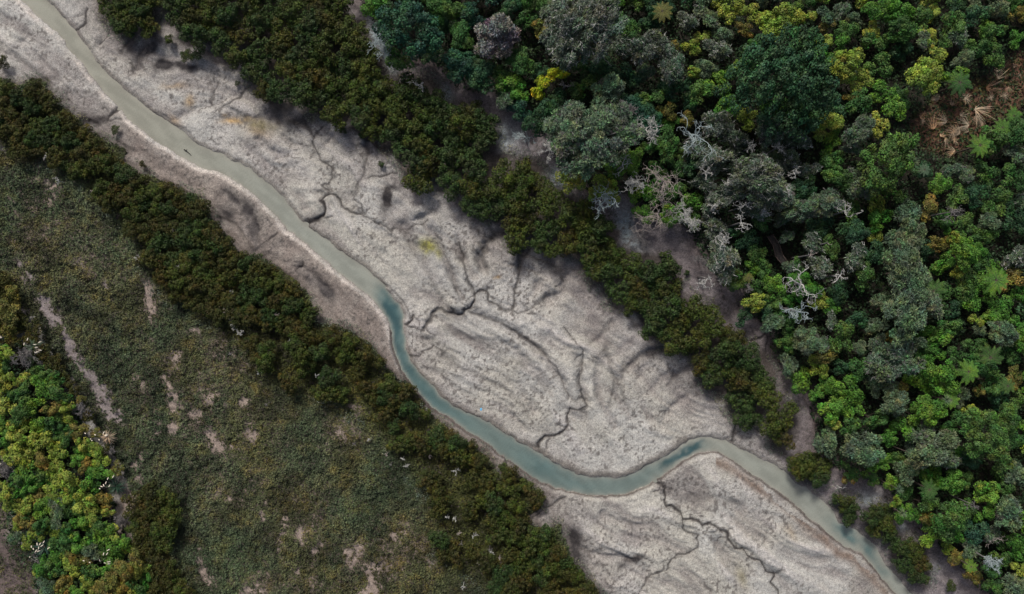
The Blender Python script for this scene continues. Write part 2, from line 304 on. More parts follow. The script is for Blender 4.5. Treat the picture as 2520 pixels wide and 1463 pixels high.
# ------------------------------------------------------------------ ground sheet
def axis(lo, hi, step, far):
    inner = np.arange(lo, hi + step / 2, step)
    out = [hi]; s = step
    while out[-1] < far: s *= 1.28; out.append(out[-1] + s)
    left = [lo]; s = step
    while left[-1] > -far: s *= 1.28; left.append(left[-1] - s)
    return np.concatenate([np.array(left[1:][::-1]), inner, np.array(out[1:])])
xs = axis(-84.0, 84.0, 0.16, 2500.0); ys = axis(-50.5, 50.5, 0.16, 2500.0)
XW, YW = np.meshgrid(xs, ys)
PX = (XW / S + 1260).astype(np.float32); PY = (731.5 - YW / S).astype(np.float32)
# ragged banks: warp the survey coordinates a little
wx = (fbm(XW, YW, 0.9, 40, 3) - .5) * 9 + (fbm(XW, YW, 0.22, 45, 2) - .5) * 10; wy = (fbm(XW, YW, 0.9, 50, 3) - .5) * 9 + (fbm(XW, YW, 0.22, 55, 2) - .5) * 10
QX = PX + wx; QY = PY + wy
dW = -sdist(QX, QY, WATER)                        # >0 outside the water
dFR = sdist(PX + wx * 2, PY + wy * 2, FOREST_R); dFL = sdist(PX + wx, PY + wy, FOREST_L)
dBR = sdist(PX + wx * 2, PY + wy * 2, BELT_R)
for b in (BELT_R2, BELT_R3, BELT_R4, BELT_TOP): dBR = np.maximum(dBR, sdist(PX + wx, PY + wy, b))
dBL = sdist(PX + wx * 2, PY + wy * 2, BELT_L); dME = sdist(PX + wx * 2, PY + wy * 2, MEADOW)
dCL = sdist(PX, PY, CLEARING)
dSC = sdist(PX + wx * 2, PY + wy * 2, [(-400,1180),(30,1190),(60,1300),(130,1400),(150,1700),(-400,1700)])
rightside = PY < PX * 0.75 + 330
Z = np.where(dW > 0, 0.05 + 0.30 * (1 - np.exp(-np.maximum(dW, 0) / 0.45)) + 0.022 * np.minimum(dW, 14), -0.12 - 0.22 * np.minimum(-dW, 2.4)).astype(np.float32)
# levee lips on the outer bends
Z += np.where(dW > 0, 0.12 * np.exp(-((dW - 1.0) / 0.55) ** 2) * fbm(XW, YW, .08, 3, 2), 0)
# long folds in the mud, running down to the creek
u = XW * 0.80 - YW * 0.60; v = XW * 0.60 + YW * 0.80
warp = fbm(XW, YW, 0.07, 77, 3) * 9
fold = fbm(u * 0.10 + 3, (v + warp) * 0.42, 1.0, 90, 3)
fold2 = np.abs(fbm(u * .16, (v + warp * .8) * .30, 1.0, 120, 3) - .5) * 2
Z += np.where(dW > 0.5, (fold - .5) * 1.25 * sstep(0.5, 4, dW), 0)
Z += np.where(dW > 0, (fbm(XW, YW, 0.9, 130, 4, .6) - .5) * 0.22, 0)
Z += np.where(dW > .5, (fbm(u * .30, (v + warp) * 1.5, 1.0, 160, 3) - .5) * .30 * sstep(.5, 3, dW), 0)
lump = fbm(XW, YW, 2.6, 140, 3, .7); VW = np.zeros_like(Z)
Z += np.where(dW > 0.15, (lump - .5) * 0.12, 0)
VALL = [ # soft troughs between the mud ribs: width, depth, points
 (1.1,.42,[(985,560),(1010,600),(1040,640),(1065,690),(1085,735)]),(1.0,.34,[(1040,545),(1070,590),(1100,640),(1118,690),(1132,730)]),(.9,.34,[(930,560),(965,600),(1000,645),(1030,690),(1050,745)]),
 (.9,.3,[(880,580),(920,620),(955,655),(990,700)]),(1.0,.36,[(1130,570),(1128,600),(1140,640)]),(1.2,.5,[(1240,572),(1218,581),(1197,601),(1187,628),(1192,655)]),(1.3,.55,[(1290,600),(1280,650),(1268,700),(1262,750)]),
 (1.0,.34,[(1330,640),(1330,690),(1310,730),(1290,760)]),(1.1,.34,[(1400,680),(1380,720),(1345,745)]),(1.2,.42,[(1147,765),(1200,785),(1267,815),(1340,872),(1380,935),(1400,978)]),(1.4,.40,[(1110,790),(1180,815),(1250,850),(1310,900),(1345,950)]),
 (1.2,.36,[(1060,845),(1130,880),(1200,905),(1270,950),(1320,1010)]),(1.1,.3,[(1040,900),(1110,945),(1180,980),(1240,1010),(1290,1050)]),(1.1,.16,[(1508,792),(1490,810),(1467,835),(1447,848)]),(.9,.08,[(1560,830),(1530,850),(1500,880),(1480,900)]),
 (1.0,.2,[(1650,858),(1610,862),(1574,875),(1547,898),(1530,930)]),(1.0,.12,[(1700,915),(1650,920),(1610,945),(1585,975)]),(1.1,.22,[(1740,970),(1690,975),(1650,1000),(1630,1030)]),(1.0,.12,[(1530,900),(1515,940),(1520,985),(1545,1030)]),
 (1.0,.14,[(1590,900),(1570,940),(1575,985),(1600,1030)]),(1.0,.45,[(1435,880),(1430,930),(1440,985)]),(1.2,.3,[(1480,880),(1470,940),(1480,1000),(1510,1050)]),(1.4,.3,[(1360,820),(1400,850),(1430,890)]),(1.5,.34,[(690,300),(640,300),(560,300)]),
 (1.3,.4,[(620,230),(560,240),(480,270),(440,290)]),(1.2,.34,[(530,200),(560,215),(540,245)]),(1.2,.4,[(900,345),(895,400),(880,460),(850,500)]),(1.2,.3,[(820,340),(790,370),(775,400)]),(1.1,.3,[(700,340),(760,380),(800,430)]),
 (1.2,.34,[(640,350),(700,400),(760,450),(790,480)]),(1.1,.3,[(600,360),(660,410),(720,460),(760,510)]),(1.3,.4,[(1000,470),(990,500),(960,520)]),(1.2,.34,[(1090,500),(1060,530),(1020,545)]),(1.2,.4,[(1420,1345),(1470,1360),(1530,1370),(1590,1400)]),
 (1.4,.3,[(1480,1270),(1540,1290),(1590,1330)]),(1.5,.3,[(1700,1225),(1760,1225),(1830,1245),(1900,1300)]),(1.4,.3,[(1650,1200),(1720,1250),(1800,1270),(1880,1330)]),(1.3,.3,[(1760,1330),(1800,1400),(1830,1463)]),(1.3,.35,[(300,95),(330,120),(335,170)]),
 (1.2,.35,[(270,60),(262,100),(240,120)]),(1.2,.3,[(60,100),(110,150),(150,200)]),(1.2,.35,[(560,480),(610,530),(640,590)]),(1.2,.3,[(740,660),(800,710),(850,770)]),
]
for w, dep, pts in VALL:
    x0 = min(p[0] for p in pts) - 70; x1 = max(p[0] for p in pts) + 70
    y0 = min(p[1] for p in pts) - 70; y1 = max(p[1] for p in pts) + 70
    i0, i1 = np.searchsorted(xs, [gx(x0), gx(x1)]); j0, j1 = np.searchsorted(ys, [gy(y1), gy(y0)])
    sl = (slice(j0, j1), slice(i0, i1))
    d = np.sqrt(seg_dist2(PX[sl] + wx[sl] * 1.6, PY[sl] + wy[sl] * 1.6, pts)) * S
    e_ = .15 + 1.5 * sstep(.3, .7, fbm(XW[sl], YW[sl], .16, 150, 3))
    Z[sl] -= np.where(dW[sl] > .6, dep * .85 * e_ * (np.exp(-(d / (w * .5)) ** 2) - .40 * np.exp(-((d - w * 1.6) / (w * .9)) ** 2)), 0)
    darkv = .30 * e_ * np.exp(-(d / (w * .6)) ** 2); VW[sl] = np.maximum(VW[sl], darkv)  # trough floors tinted darker
wet_shade = np.zeros_like(Z); rcore = np.zeros_like(Z); RD = np.zeros_like(Z)
RW = (fbm(XW, YW, .8, 61, 3) - .5) * 13; RV = (fbm(XW, YW, .8, 66, 3) - .5) * 13
rr_ = random.Random(9); SIDE = []
for w, dep, k, pts in RILLS_SHADE:
    if k < .7: continue
    for q in range(max(1, int(len(pts) * .55))):
        i = rr_.randrange(1, len(pts)); x, y = pts[i]; a = rr_.uniform(0, 6.283); P_ = [(x, y)]
        for t in range(rr_.randrange(2, 6)):
            a += rr_.uniform(-.9, .9); x += math.cos(a) * 8; y += math.sin(a) * 8; P_.append((x, y))
        SIDE.append((w * .5, dep * .5, k * .6, P_))
for w, dep, k, pts in RILLS_SHADE + SIDE:
    soft = 1.0 if w < .45 else (0.75 if w < .6 else .5); m = len(pts) - 1
    for q in range(m):
        (ax, ay), (bx, by) = pts[q], pts[q + 1]; tp = 1.25 - .75 * q / m
        i0, i1 = np.searchsorted(xs, [gx(min(ax, bx) - 40), gx(max(ax, bx) + 40)]); j0, j1 = np.searchsorted(ys, [gy(max(ay, by) + 40), gy(min(ay, by) - 40)])
        sl = (slice(j0, j1), slice(i0, i1))
        d = np.sqrt(seg_dist2(PX[sl] + RW[sl], PY[sl] + RV[sl], [pts[q], pts[q + 1]])) * S
        vary = (0.45 + 1.1 * fbm(XW[sl], YW[sl], .5, 71, 2)) * tp
        g = np.exp(-(d / (max(w * .62, .14) * vary)) ** 3)
        RD[sl] = np.maximum(RD[sl], np.where(dW[sl] > -.2, dep * g + dep * .35 * np.exp(-(d / (w * 3.0)) ** 2), 0))
        rcore[sl] = np.maximum(rcore[sl], g * soft * k)
        wet_shade[sl] = np.maximum(wet_shade[sl], .32 * k * np.exp(-(d / (w * 1.7 + .12)) ** 2))
Z -= RD
st = {k: np.zeros_like(Z) for k in ('wet_shade', 'ochre', 'moss', 'algae', 'blue', 'pale')}
n1 = fbm(XW, YW, 0.55, 200, 4, .6); n2 = fbm(XW, YW, 2.2, 210, 3, .65); n3 = fbm(XW, YW, .16, 220, 3)
for e in SPOTS:
    g = ellipse(PX + wx * 1.5, PY + wy * 1.5, e) * e[6]
    st[e[5]] = np.maximum(st[e[5]], g * (0.45 + 1.1 * n1))
    if e[5] == 'wet_shade': Z -= np.where(dW > .5, 0.12 * g, 0)
bare = np.zeros_like(Z)
for e in BARE: bare = np.maximum(bare, ellipse(PX + wx * 2.0, PY + wy * 2.0, e) * e[5])
faint = np.zeros_like(Z)
for e in [(480,980,150,130,20),(620,1060,100,60,20),(930,1380,130,80,0),(760,1300,70,110,10),(1000,1320,90,60,0),(600,1190,110,50,0),(380,770,34,110,0),(560,880,90,50,30),(840,1060,70,60,30),(700,1420,160,50,0),(110,560,60,110,20),(260,640,80,80,0)]:
    faint = np.maximum(faint, ellipse(PX + wx * 2, PY + wy * 2, e))
faint = faint * sstep(.38, .66, .6 * n1 + .4 * n2 + .02)
bare = sstep(.05, 1.0, bare * 1.15 + faint * .55 * sstep(.45, .7, n1)) if False else bare
bare = sstep(.05, .85, bare * (0.22 + 1.5 * sstep(.32, .68, n1) * (.3 + .9 * sstep(.35, .65, n2)) + .35 * sstep(.35, .6, n2)))
# belts stand on slightly raised ground, the forest climbs away from the path
fr = np.clip(dFR, 0, 60); fl = np.clip(dFL, 0, 40)
Z += 0.10 * fr * sstep(0, 6, fr) + 0.05 * fl
Z += np.where(dME > 0, 0.25 * (1 - np.exp(-np.maximum(dME, 0) / 4)), 0)
# ground colour, with some bush and fold shade painted in
def lerp(A, B, t): return A + (B - A) * np.clip(t, 0, 1)[..., None]
c = np.empty(Z.shape + (3,), np.float32); c[:] = (0.415, 0.405, 0.365)
c = lerp(c, np.array((0.43, 0.428, 0.405)), sstep(.4, .65, n3))
c = lerp(c, np.array((0.375, 0.345, 0.31)), sstep(.52, .75, fold2) * .6)
c = lerp(c, np.array((0.52, 0.50, 0.485)), st['pale'] * 1.5 + sstep(.58, .80, fold) * .6)
c = lerp(c, np.array((0.17, 0.15, 0.145)), sstep(.50, .22, fold) * .62 * (0.4 + n1))
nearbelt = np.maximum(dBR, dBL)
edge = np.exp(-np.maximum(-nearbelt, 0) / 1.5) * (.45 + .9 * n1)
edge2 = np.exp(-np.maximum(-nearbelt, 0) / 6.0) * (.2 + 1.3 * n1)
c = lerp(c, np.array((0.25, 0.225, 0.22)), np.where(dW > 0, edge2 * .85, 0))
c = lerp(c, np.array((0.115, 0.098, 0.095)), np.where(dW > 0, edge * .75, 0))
left_strip = (dBL > -9) & (dW > 0) & ~rightside | ((dBL > -11) & (dW > 0) & (PX < 1280) & (PY > PX * .75))
ls = np.where((dBL > -12) & (PX < 1300), np.exp(-np.maximum(-dBL - 4, 0) / 4.), 0) * (dBR < -6)
sw_side = inside(QX, QY, L_BANK + [(2700, 6000), (-6000, 6000), (-6000, -900), (-540, -900)])
c = lerp(c, np.array((0.205, 0.170, 0.150)), np.where(sw_side & (dW > .6), .80, 0) * sstep(180, 380, PX) * sstep(1420, 1250, PX) * (.6 + .5 * n1))
# brown leaf litter line left by the tide along the inner bank
c = lerp(c, np.array((0.20, 0.15, 0.12)), np.where((dW > .35) & (PX > 1760) & (PY > 1125), np.exp(-((dW - 1.3) / 0.8) ** 2) * .85 * (dFR < -10), 0) * (.5 + n1 * .9))
c = lerp(c, np.array((0.55, 0.50, 0.46)), np.where((dW > 0) & sw_side & (PX < 960), np.exp(-((dW - .5) / .35) ** 2) * .7 * (.2 + 1.1 * sstep(.35, .65, n1)), 0))
c = lerp(c, np.array((0.16, 0.14, 0.12)), np.where((dW > 0) & ~sw_side, np.exp(-((dW - .30) / .28) ** 2) * .60, 0) * (.5 + .9 * n1))
c = lerp(c, np.array((0.15, 0.13, 0.11)), np.where((dW > 0) & ~sw_side & (PX > 1290) & (PX < 1690), np.exp(-((dW - .7) / .5) ** 2) * .60, 0))
c = lerp(c, np.array((0.06, 0.045, 0.038)), np.where((dW > 0) & sw_side & (PX > 960), np.exp(-((dW - .22) / .2) ** 2) * .85, 0))
# forest-side foreshore (the strip between belt and forest)
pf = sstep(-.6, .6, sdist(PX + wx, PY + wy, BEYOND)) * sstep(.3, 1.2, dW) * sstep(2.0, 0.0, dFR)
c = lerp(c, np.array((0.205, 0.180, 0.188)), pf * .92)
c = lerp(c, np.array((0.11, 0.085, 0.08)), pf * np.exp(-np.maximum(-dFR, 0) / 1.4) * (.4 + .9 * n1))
c = lerp(c, np.array((0.24, 0.29, 0.31)), st['blue'] * 1.1)
c = lerp(c, np.array((0.040, 0.036, 0.037)), st['wet_shade'] * 1.5)  # damp hollows, and shadows below bushes painted in the same dark
c = lerp(c, np.array((0.20, 0.18, 0.175)), np.where(dW > .5, VW * (.5 + n1), 0))
c = lerp(c, np.array((0.09, 0.08, 0.078)), wet_shade)  # damp rill margins, plus soft shade painted along the wide folds
c = lerp(c, np.array((0.030, 0.026, 0.026)), rcore)
c = lerp(c, np.array((0.36, 0.25, 0.13)), st['ochre'] * 1.1)
c = lerp(c, np.array((0.15, 0.13, 0.06)), st['moss'] * .9)
c = lerp(c, np.array((0.27, 0.26, 0.08)), st['algae'] * 1.4)
# pock marks: breathing roots and crab holes
pock = sstep(.66, .80, vnoise(XW * 3.1, YW * 3.1, 311)) * sstep(.35, .62, fbm(XW, YW, .22, 320, 3) + .12 * edge)
c = lerp(c, np.array((0.10, 0.09, 0.085)), np.where(dW > .8, pock * .75, 0))
# meadow soil, bare clay, belt soil, forest soil
c = lerp(c, np.array((0.075, 0.065, 0.055)), sstep(-.5, 1.5, dME))
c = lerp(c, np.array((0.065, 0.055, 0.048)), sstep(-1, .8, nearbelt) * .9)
c = lerp(c, np.array((0.26, 0.205, 0.175)), np.where(dME > .5, faint * .8, 0))
c = lerp(c, np.array((0.265, 0.215, 0.185)), np.where(np.maximum(dME, dBL) > -6, bare, 0) * np.where(dW > 3, 1, 0))
c = lerp(c, np.array((0.20, 0.175, 0.178)), np.where((PX < 330) & (PY < 1060) & (PY > 560), bare, 0) * .9)
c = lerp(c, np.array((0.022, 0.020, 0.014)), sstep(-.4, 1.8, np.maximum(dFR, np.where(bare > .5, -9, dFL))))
c = lerp(c, np.array((0.15, 0.080, 0.052)), sstep(-.5, 2, dCL))
c = lerp(c, np.array((0.115, 0.090, 0.085)), sstep(-1, 1.5, dSC) * sstep(1.0, -1.0, dFL))
c = lerp(c, np.array((0.13, 0.12, 0.10)), np.where(dW < 0, 1, 0))
far = np.maximum(np.abs(XW) - 85, np.abs(YW) - 52)
c = lerp(c, np.array((0.05, 0.06, 0.035)), sstep(10, 60, far))
Z = np.where(far > 0, Z * np.exp(-np.maximum(far, 0) / 400), Z).astype(np.float32)
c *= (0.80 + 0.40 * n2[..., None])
ny, nx = Z.shape
V = np.stack([XW, YW, Z], -1).reshape(-1, 3)
idx = np.arange(ny * nx, dtype=np.int32).reshape(ny, nx)
F = np.stack([idx[:-1, :-1], idx[:-1, 1:], idx[1:, 1:], idx[1:, :-1]], -1).reshape(-1, 4)

gm = bpy.data.materials.new('ground_mud'); nt, N, L = nodes_of(gm)
out = N.new('ShaderNodeOutputMaterial'); p = N.new('ShaderNodeBsdfPrincipled')
at = N.new('ShaderNodeAttribute'); at.attribute_name = 'tint'
geo = N.new('ShaderNodeNewGeometry')
def noise(scale, detail=3, rough=.6):
    n = N.new('ShaderNodeTexNoise'); n.inputs['Scale'].default_value = scale
    n.inputs['Detail'].default_value = detail; n.inputs['Roughness'].default_value = rough
    L.new(geo.outputs['Position'], n.inputs['Vector']); return n
na = noise(3.0, 6, .9); nb = noise(6.0, 3, .9)
mr = N.new('ShaderNodeMapRange'); mr.inputs['From Min'].default_value = .34; mr.inputs['From Max'].default_value = .66
mr.inputs['To Min'].default_value = .58; mr.inputs['To Max'].default_value = 1.36; L.new(na.outputs['Fac'], mr.inputs['Value'])
mr2 = N.new('ShaderNodeMapRange'); mr2.inputs['From Min'].default_value = .3; mr2.inputs['From Max'].default_value = .7
mr2.inputs['To Min'].default_value = .64; mr2.inputs['To Max'].default_value = 1.32; L.new(nb.outputs['Fac'], mr2.inputs['Value'])
mm = N.new('ShaderNodeMath'); mm.operation = 'MULTIPLY'; L.new(mr.outputs[0], mm.inputs[0]); L.new(mr2.outputs[0], mm.inputs[1])
vm = N.new('ShaderNodeVectorMath'); vm.operation = 'SCALE'; L.new(at.outputs['Color'], vm.inputs[0]); L.new(mm.outputs[0], vm.inputs['Scale'])
L.new(vm.outputs[0], p.inputs['Base Color'])
bm_ = N.new('ShaderNodeBump'); bm_.inputs['Strength'].default_value = .6; bm_.inputs['Distance'].default_value = .06
L.new(na.outputs['Fac'], bm_.inputs['Height']); L.new(bm_.outputs[0], p.inputs['Normal'])
p.inputs['Roughness'].default_value = .75; p.inputs['Specular IOR Level'].default_value = .25
L.new(p.outputs[0], out.inputs[0])
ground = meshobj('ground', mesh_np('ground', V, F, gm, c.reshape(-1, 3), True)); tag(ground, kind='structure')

def gz(x, y):
    """ground height at world x, y"""
    x = np.asarray(x, float); y = np.asarray(y, float)
    i = np.clip(np.searchsorted(xs, x) - 1, 0, nx - 2); j = np.clip(np.searchsorted(ys, y) - 1, 0, ny - 2)
    return Z[j, i]
def lookup(A, x, y):
    i = np.clip(np.searchsorted(xs, x) - 1, 0, nx - 2); j = np.clip(np.searchsorted(ys, y) - 1, 0, ny - 2)
    return A[j, i]

# ------------------------------------------------------------------ water
wm = bpy.data.materials.new('creek_water'); nt, N, L = nodes_of(wm)
out = N.new('ShaderNodeOutputMaterial'); p = N.new('ShaderNodeBsdfPrincipled')
at = N.new('ShaderNodeAttribute'); at.attribute_name = 'tint'; geo = N.new('ShaderNodeNewGeometry')
n_ = noise(7.0, 4, .8); mr = N.new('ShaderNodeMapRange'); mr.inputs['From Min'].default_value = .3; mr.inputs['From Max'].default_value = .7
mr.inputs['To Min'].default_value = .82; mr.inputs['To Max'].default_value = 1.18; L.new(n_.outputs['Fac'], mr.inputs['Value'])
vm = N.new('ShaderNodeVectorMath'); vm.operation = 'SCALE'; L.new(at.outputs['Color'], vm.inputs[0]); L.new(mr.outputs[0], vm.inputs['Scale'])
L.new(vm.outputs[0], p.inputs['Base Color'])
b_ = N.new('ShaderNodeBump'); b_.inputs['Strength'].default_value = .25; b_.inputs['Distance'].default_value = .05
nr = noise(3.0, 3, .6); L.new(nr.outputs['Fac'], b_.inputs['Height']); L.new(b_.outputs[0], p.inputs['Normal'])
p.inputs['Roughness'].default_value = .22; p.inputs['IOR'].default_value = 1.33; p.inputs['Specular IOR Level'].default_value = .3
L.new(p.outputs[0], out.inputs[0])
step = 2
sub = (slice(None, None, step), slice(None, None, step))
dWs = dW[sub]; keep = dWs < 0.9
farm = (np.abs(XW[sub]) < 130) & (np.abs(YW[sub]) < 90); keep &= farm
SX, SY = PX[sub], PY[sub]
deep = np.clip(-dWs / 2.2, 0, 1)
silt = np.array((0.275, 0.278, 0.235)); silt2 = np.array((0.255, 0.272, 0.240)); teal = np.array((0.088, 0.150, 0.152)); dteal = np.array((0.042, 0.088, 0.098))
wc = np.empty(SX.shape + (3,), np.float32); wc[:] = silt
wc = lerp(wc, silt2, sstep(300, 800, SX))
wc = lerp(wc, teal, sstep(915, 960, SX + (n1[sub] - .5) * 40) * sstep(1400, 1290, SX) * .95 * sstep(.0, .35, deep + .15))
wc = lerp(wc, np.array((0.135, 0.180, 0.170)), sstep(1085, 1210, SX) * sstep(1700, 1560, SX) * .9)
for e, k in (((965,755,22,20,0),1),((970,790,12,40,5),1),((982,850,9,50,-10),.8),((1000,915,12,40,-30),.6),((1040,965,16,30,-50),.35),((1690,1108,48,13,-35),1.1),((1640,1140,40,12,-33),.8),((1720,1098,24,12,0),.6)):
    wc = lerp(wc, dteal, ellipse(SX + wx[sub] * 3, SY + wy[sub] * 3, e) * k * sstep(.02, .3, deep) * 1.2)
for e, k in (((1340,1145,50,20,30),.7),((1420,1190,60,14,10),.4),((2075,1300,34,18,40),.8),((2135,1350,14,30,-20),.9),((2090,1320,24,10,40),.9),((2170,1400,20,30,-30),.6)):
    wc = lerp(wc, teal, ellipse(SX + wx[sub] * 3, SY + wy[sub] * 3, e) * k)
wc = lerp(wc, np.array((0.30, 0.28, 0.24)), np.exp(-np.maximum(-dWs, 0) / .28) * .45)
strk = fbm(u[sub] * .35, v[sub] * 1.6, 1.0, 700, 4, .6)
wc *= (.82 + .18 * n1[sub] + .2 * sstep(.3, .7, strk))[..., None]
nyy, nxx = SX.shape; ids = np.arange(nyy * nxx).reshape(nyy, nxx)
Fq = np.stack([ids[:-1, :-1], ids[:-1, 1:], ids[1:, 1:], ids[1:, :-1]], -1).reshape(-1, 4)
kq = (keep[:-1, :-1] & keep[:-1, 1:] & keep[1:, 1:] & keep[1:, :-1]).ravel()
Fq = Fq[kq]; used, inv = np.unique(Fq, return_inverse=True)
WV = np.stack([XW[sub], YW[sub], np.zeros_like(dWs)], -1).reshape(-1, 3)[used]
water = meshobj('water', mesh_np('creek_water', WV, inv.reshape(-1, 4), wm, wc.reshape(-1, 3)[used], True)); tag(water, kind='structure')

# ------------------------------------------------------------------ leaf and twig geometry
def norm(v): return v / (np.linalg.norm(v, axis=-1, keepdims=True) + 1e-9)

def leaf_quads(P, Nn, size, elong=1.5, along=None, tint=None, r=rng):
    n = len(P)
    a = r.normal(size=(n, 3)) if along is None else along
    T = norm(a - Nn * np.sum(a * Nn, -1, keepdims=True)); B = np.cross(Nn, T)
    s = np.asarray(size).reshape(-1, 1) * np.ones((n, 1))
    hl = s * .5 * math.sqrt(elong) ; hw = s * .5 / math.sqrt(elong) * 1.25
    fold = Nn * (s * .10)
    V = np.stack([P - T * hl, P + B * hw - fold + T * hl * .1, P + T * hl, P - B * hw - fold + T * hl * .1], 1).reshape(-1, 3)
    F = np.arange(4 * n).reshape(n, 4)
    t = None if tint is None else np.repeat(tint, 4, 0)
    return V, F, t

def make_crown(R, flat, lobe_f, nl, leaf, cover, style, seed, ragged=.25):
    """lumpy crown built of leaf-sized faces; origin at crown centre"""
    r = np.random.default_rng(seed)
    ph = r.random(6) * 6.28
    # lobe centres by best candidate
    C = []; big = []
    if nl > 12:
        nb = max(4, nl // 9); bf = .42 if nb < 7 else .34
        for i in range(nb):
            best, bd = None, -1
            for k in range(10):
                z = r.uniform(0, 1); a = r.uniform(0, 6.283); q = math.sqrt(1 - z * z)
                rad = (1 - bf) * (1 + ragged * .8 * math.sin(2 * a + ph[0]) + ragged * .5 * math.sin(3 * a + ph[1])) * r.uniform(.75, 1.05)
                p = np.array([math.cos(a) * q * rad * R, math.sin(a) * q * rad * R, z * flat * R * r.uniform(.6, 1.0)])
                d = min([np.linalg.norm((p - c)) for c in big], default=9)
                if d > bd: best, bd = p, d
            big.append(best)
        for i in range(nl):
            b = big[i % nb]; best, bd = None, -1
            for k in range(8):
                d_ = norm(r.normal(size=3) + np.array([0, 0, .45])); d_[2] = max(d_[2], -.2)
                p = b + d_ * R * (bf - lobe_f * .6) * r.uniform(.75, 1.15) * np.array([1, 1, .8])
                d = min([np.linalg.norm(p - c) for c in C], default=9)
                if d > bd: best, bd = p, d
            C.append(best)
    for i in range(nl if not big else 0):
        best, bd = None, -1
        for k in range(12):
            z = r.uniform(-.15, 1) ; a = r.uniform(0, 6.283); q = math.sqrt(max(0, 1 - z * z)) if z > 0 else 1
            rag = 1 + ragged * (math.sin(2 * a + ph[0]) * .5 + math.sin(3 * a + ph[1]) * .4 + math.sin(5 * a + ph[2]) * .35)
            rad = (1 - lobe_f) * r.uniform(.72, 1.02) * rag
            p = np.array([math.cos(a) * q * rad * R, math.sin(a) * q * rad * R, z * flat * R * r.uniform(.7, 1.1)])
            d = min([np.linalg.norm(p - c) for c in C], default=9)
            if d > bd: best, bd = p, d
        C.append(best)
    C = np.array(C); lr = lobe_f * R * r.uniform(.72, 1.25, len(C))
    Ps, Ns, Ts = [], [], []
    # lobe tints vary in value and hue (old and young shoots)
    lt = r.normal(1, .16, len(C)).clip(.6, 1.5)[:, None] * (1 + r.normal(0, .09, (len(C), 3)))
    for ci in range(len(C)):
        n = int(cover * 4 * math.pi * lr[ci] ** 2 * .72 / (leaf * leaf * .6))
        d = norm(r.normal(size=(n, 3))); d = d[d[:, 2] > -.45]; n = len(d)
        # bumpy lobe surface
        b = 1 + .16 * np.sin(d[:, 0] * 7 + ci) * np.sin(d[:, 1] * 7 + 2 * ci) + .12 * np.sin(d[:, 2] * 11 + d[:, 0] * 9 + ci)
        p = C[ci] + d * (lr[ci] * b * r.uniform(.80, 1.06, n))[:, None] * np.array([1, 1, .85])
        D = np.linalg.norm((p[:, None] - C[None]) , axis=-1) / lr[None]
        D[:, ci] = 9
        k = D.min(1) > .72
        p, d = p[k], d[k]; n = len(p)
        Ps.append(p); Ns.append(d)
        Ts.append(lt[ci] * (r.normal(1, .30, n).clip(.35, 2.1))[:, None] * (1 + r.normal(0, .07, (n, 3))))
    P = np.concatenate(Ps); D = np.concatenate(Ns); T = np.concatenate(Ts).clip(.2, 2.4)
    if style == 'feather':
        al = norm(D + np.array([0, 0, -.25]) + r.normal(0, .45, D.shape))
        Nn = norm(np.cross(al, r.normal(size=D.shape)) + np.array([0, 0, .6]))
        return leaf_quads(P, Nn, leaf * r.uniform(.8, 1.3, len(P)), 4.2, al, T, r), C, lr
    Nn = norm(D + r.normal(0, .55, D.shape) + np.array([0, 0, .35]))
    return leaf_quads(P, Nn, leaf * r.uniform(.7, 1.25, len(P)), 1.45, None, T, r), C, lr

class Tubes:
    def __init__(s): s.V = []; s.F = []; s.n = 0
    def tube(s, pts, r0, r1, k=4):
        pts = np.asarray(pts, float); m = len(pts)
        t = np.gradient(pts, axis=0); t = norm(t)
        up = np.array([.31, .17, .93]); a = norm(np.cross(t, up) + 1e-6); b = np.cross(t, a)
        rad = np.linspace(r0, r1, m)
        ang = np.arange(k) * 2 * math.pi / k
        ring = pts[:, None] + (a[:, None] * np.cos(ang)[None, :, None] + b[:, None] * np.sin(ang)[None, :, None]) * rad[:, None, None]
        s.V.append(ring.reshape(-1, 3))
        i = np.arange(m - 1)[:, None] * k + np.arange(k)[None]; j = np.arange(m - 1)[:, None] * k + (np.arange(k)[None] + 1) % k
        s.F.append(np.stack([i, j, j + k, i + k], -1).reshape(-1, 4) + s.n)
        s.n += m * k
    def mesh(s, name, mat): return mesh_np(name, np.concatenate(s.V), np.concatenate(s.F), mat, None, True)

def wander(p, d, length, steps, wig, r, lift=0.0):
    pts = [np.array(p, float)]; d = norm(np.array(d, float))
    for i in range(steps):
        d = norm(d + r.normal(0, wig, 3) + np.array([0, 0, lift]))
        pts.append(pts[-1] + d * length / steps)
    return pts, d

def grow(tb, p, d, length, rad, depth, r, wig=.35, nkid=3, spread=.9, flatten=.5):
    steps = 7 if depth > 0 else 5
    pts, dd = wander(p, d, length, steps, wig, r, .02)
    tb.tube(pts, max(rad, .026), max(rad * .55, .018), 5 if depth > 1 else 3)
    if depth == 0: return
    for k in range(nkid):
        i = r.integers(2, len(pts)) if k else len(pts) - 1
        q = norm(dd + r.normal(0, spread, 3) * np.array([1, 1, flatten]))
        grow(tb, pts[i], q, length * r.uniform(.45, .8), rad * .6, depth - 1, r, wig, nkid, spread, flatten)

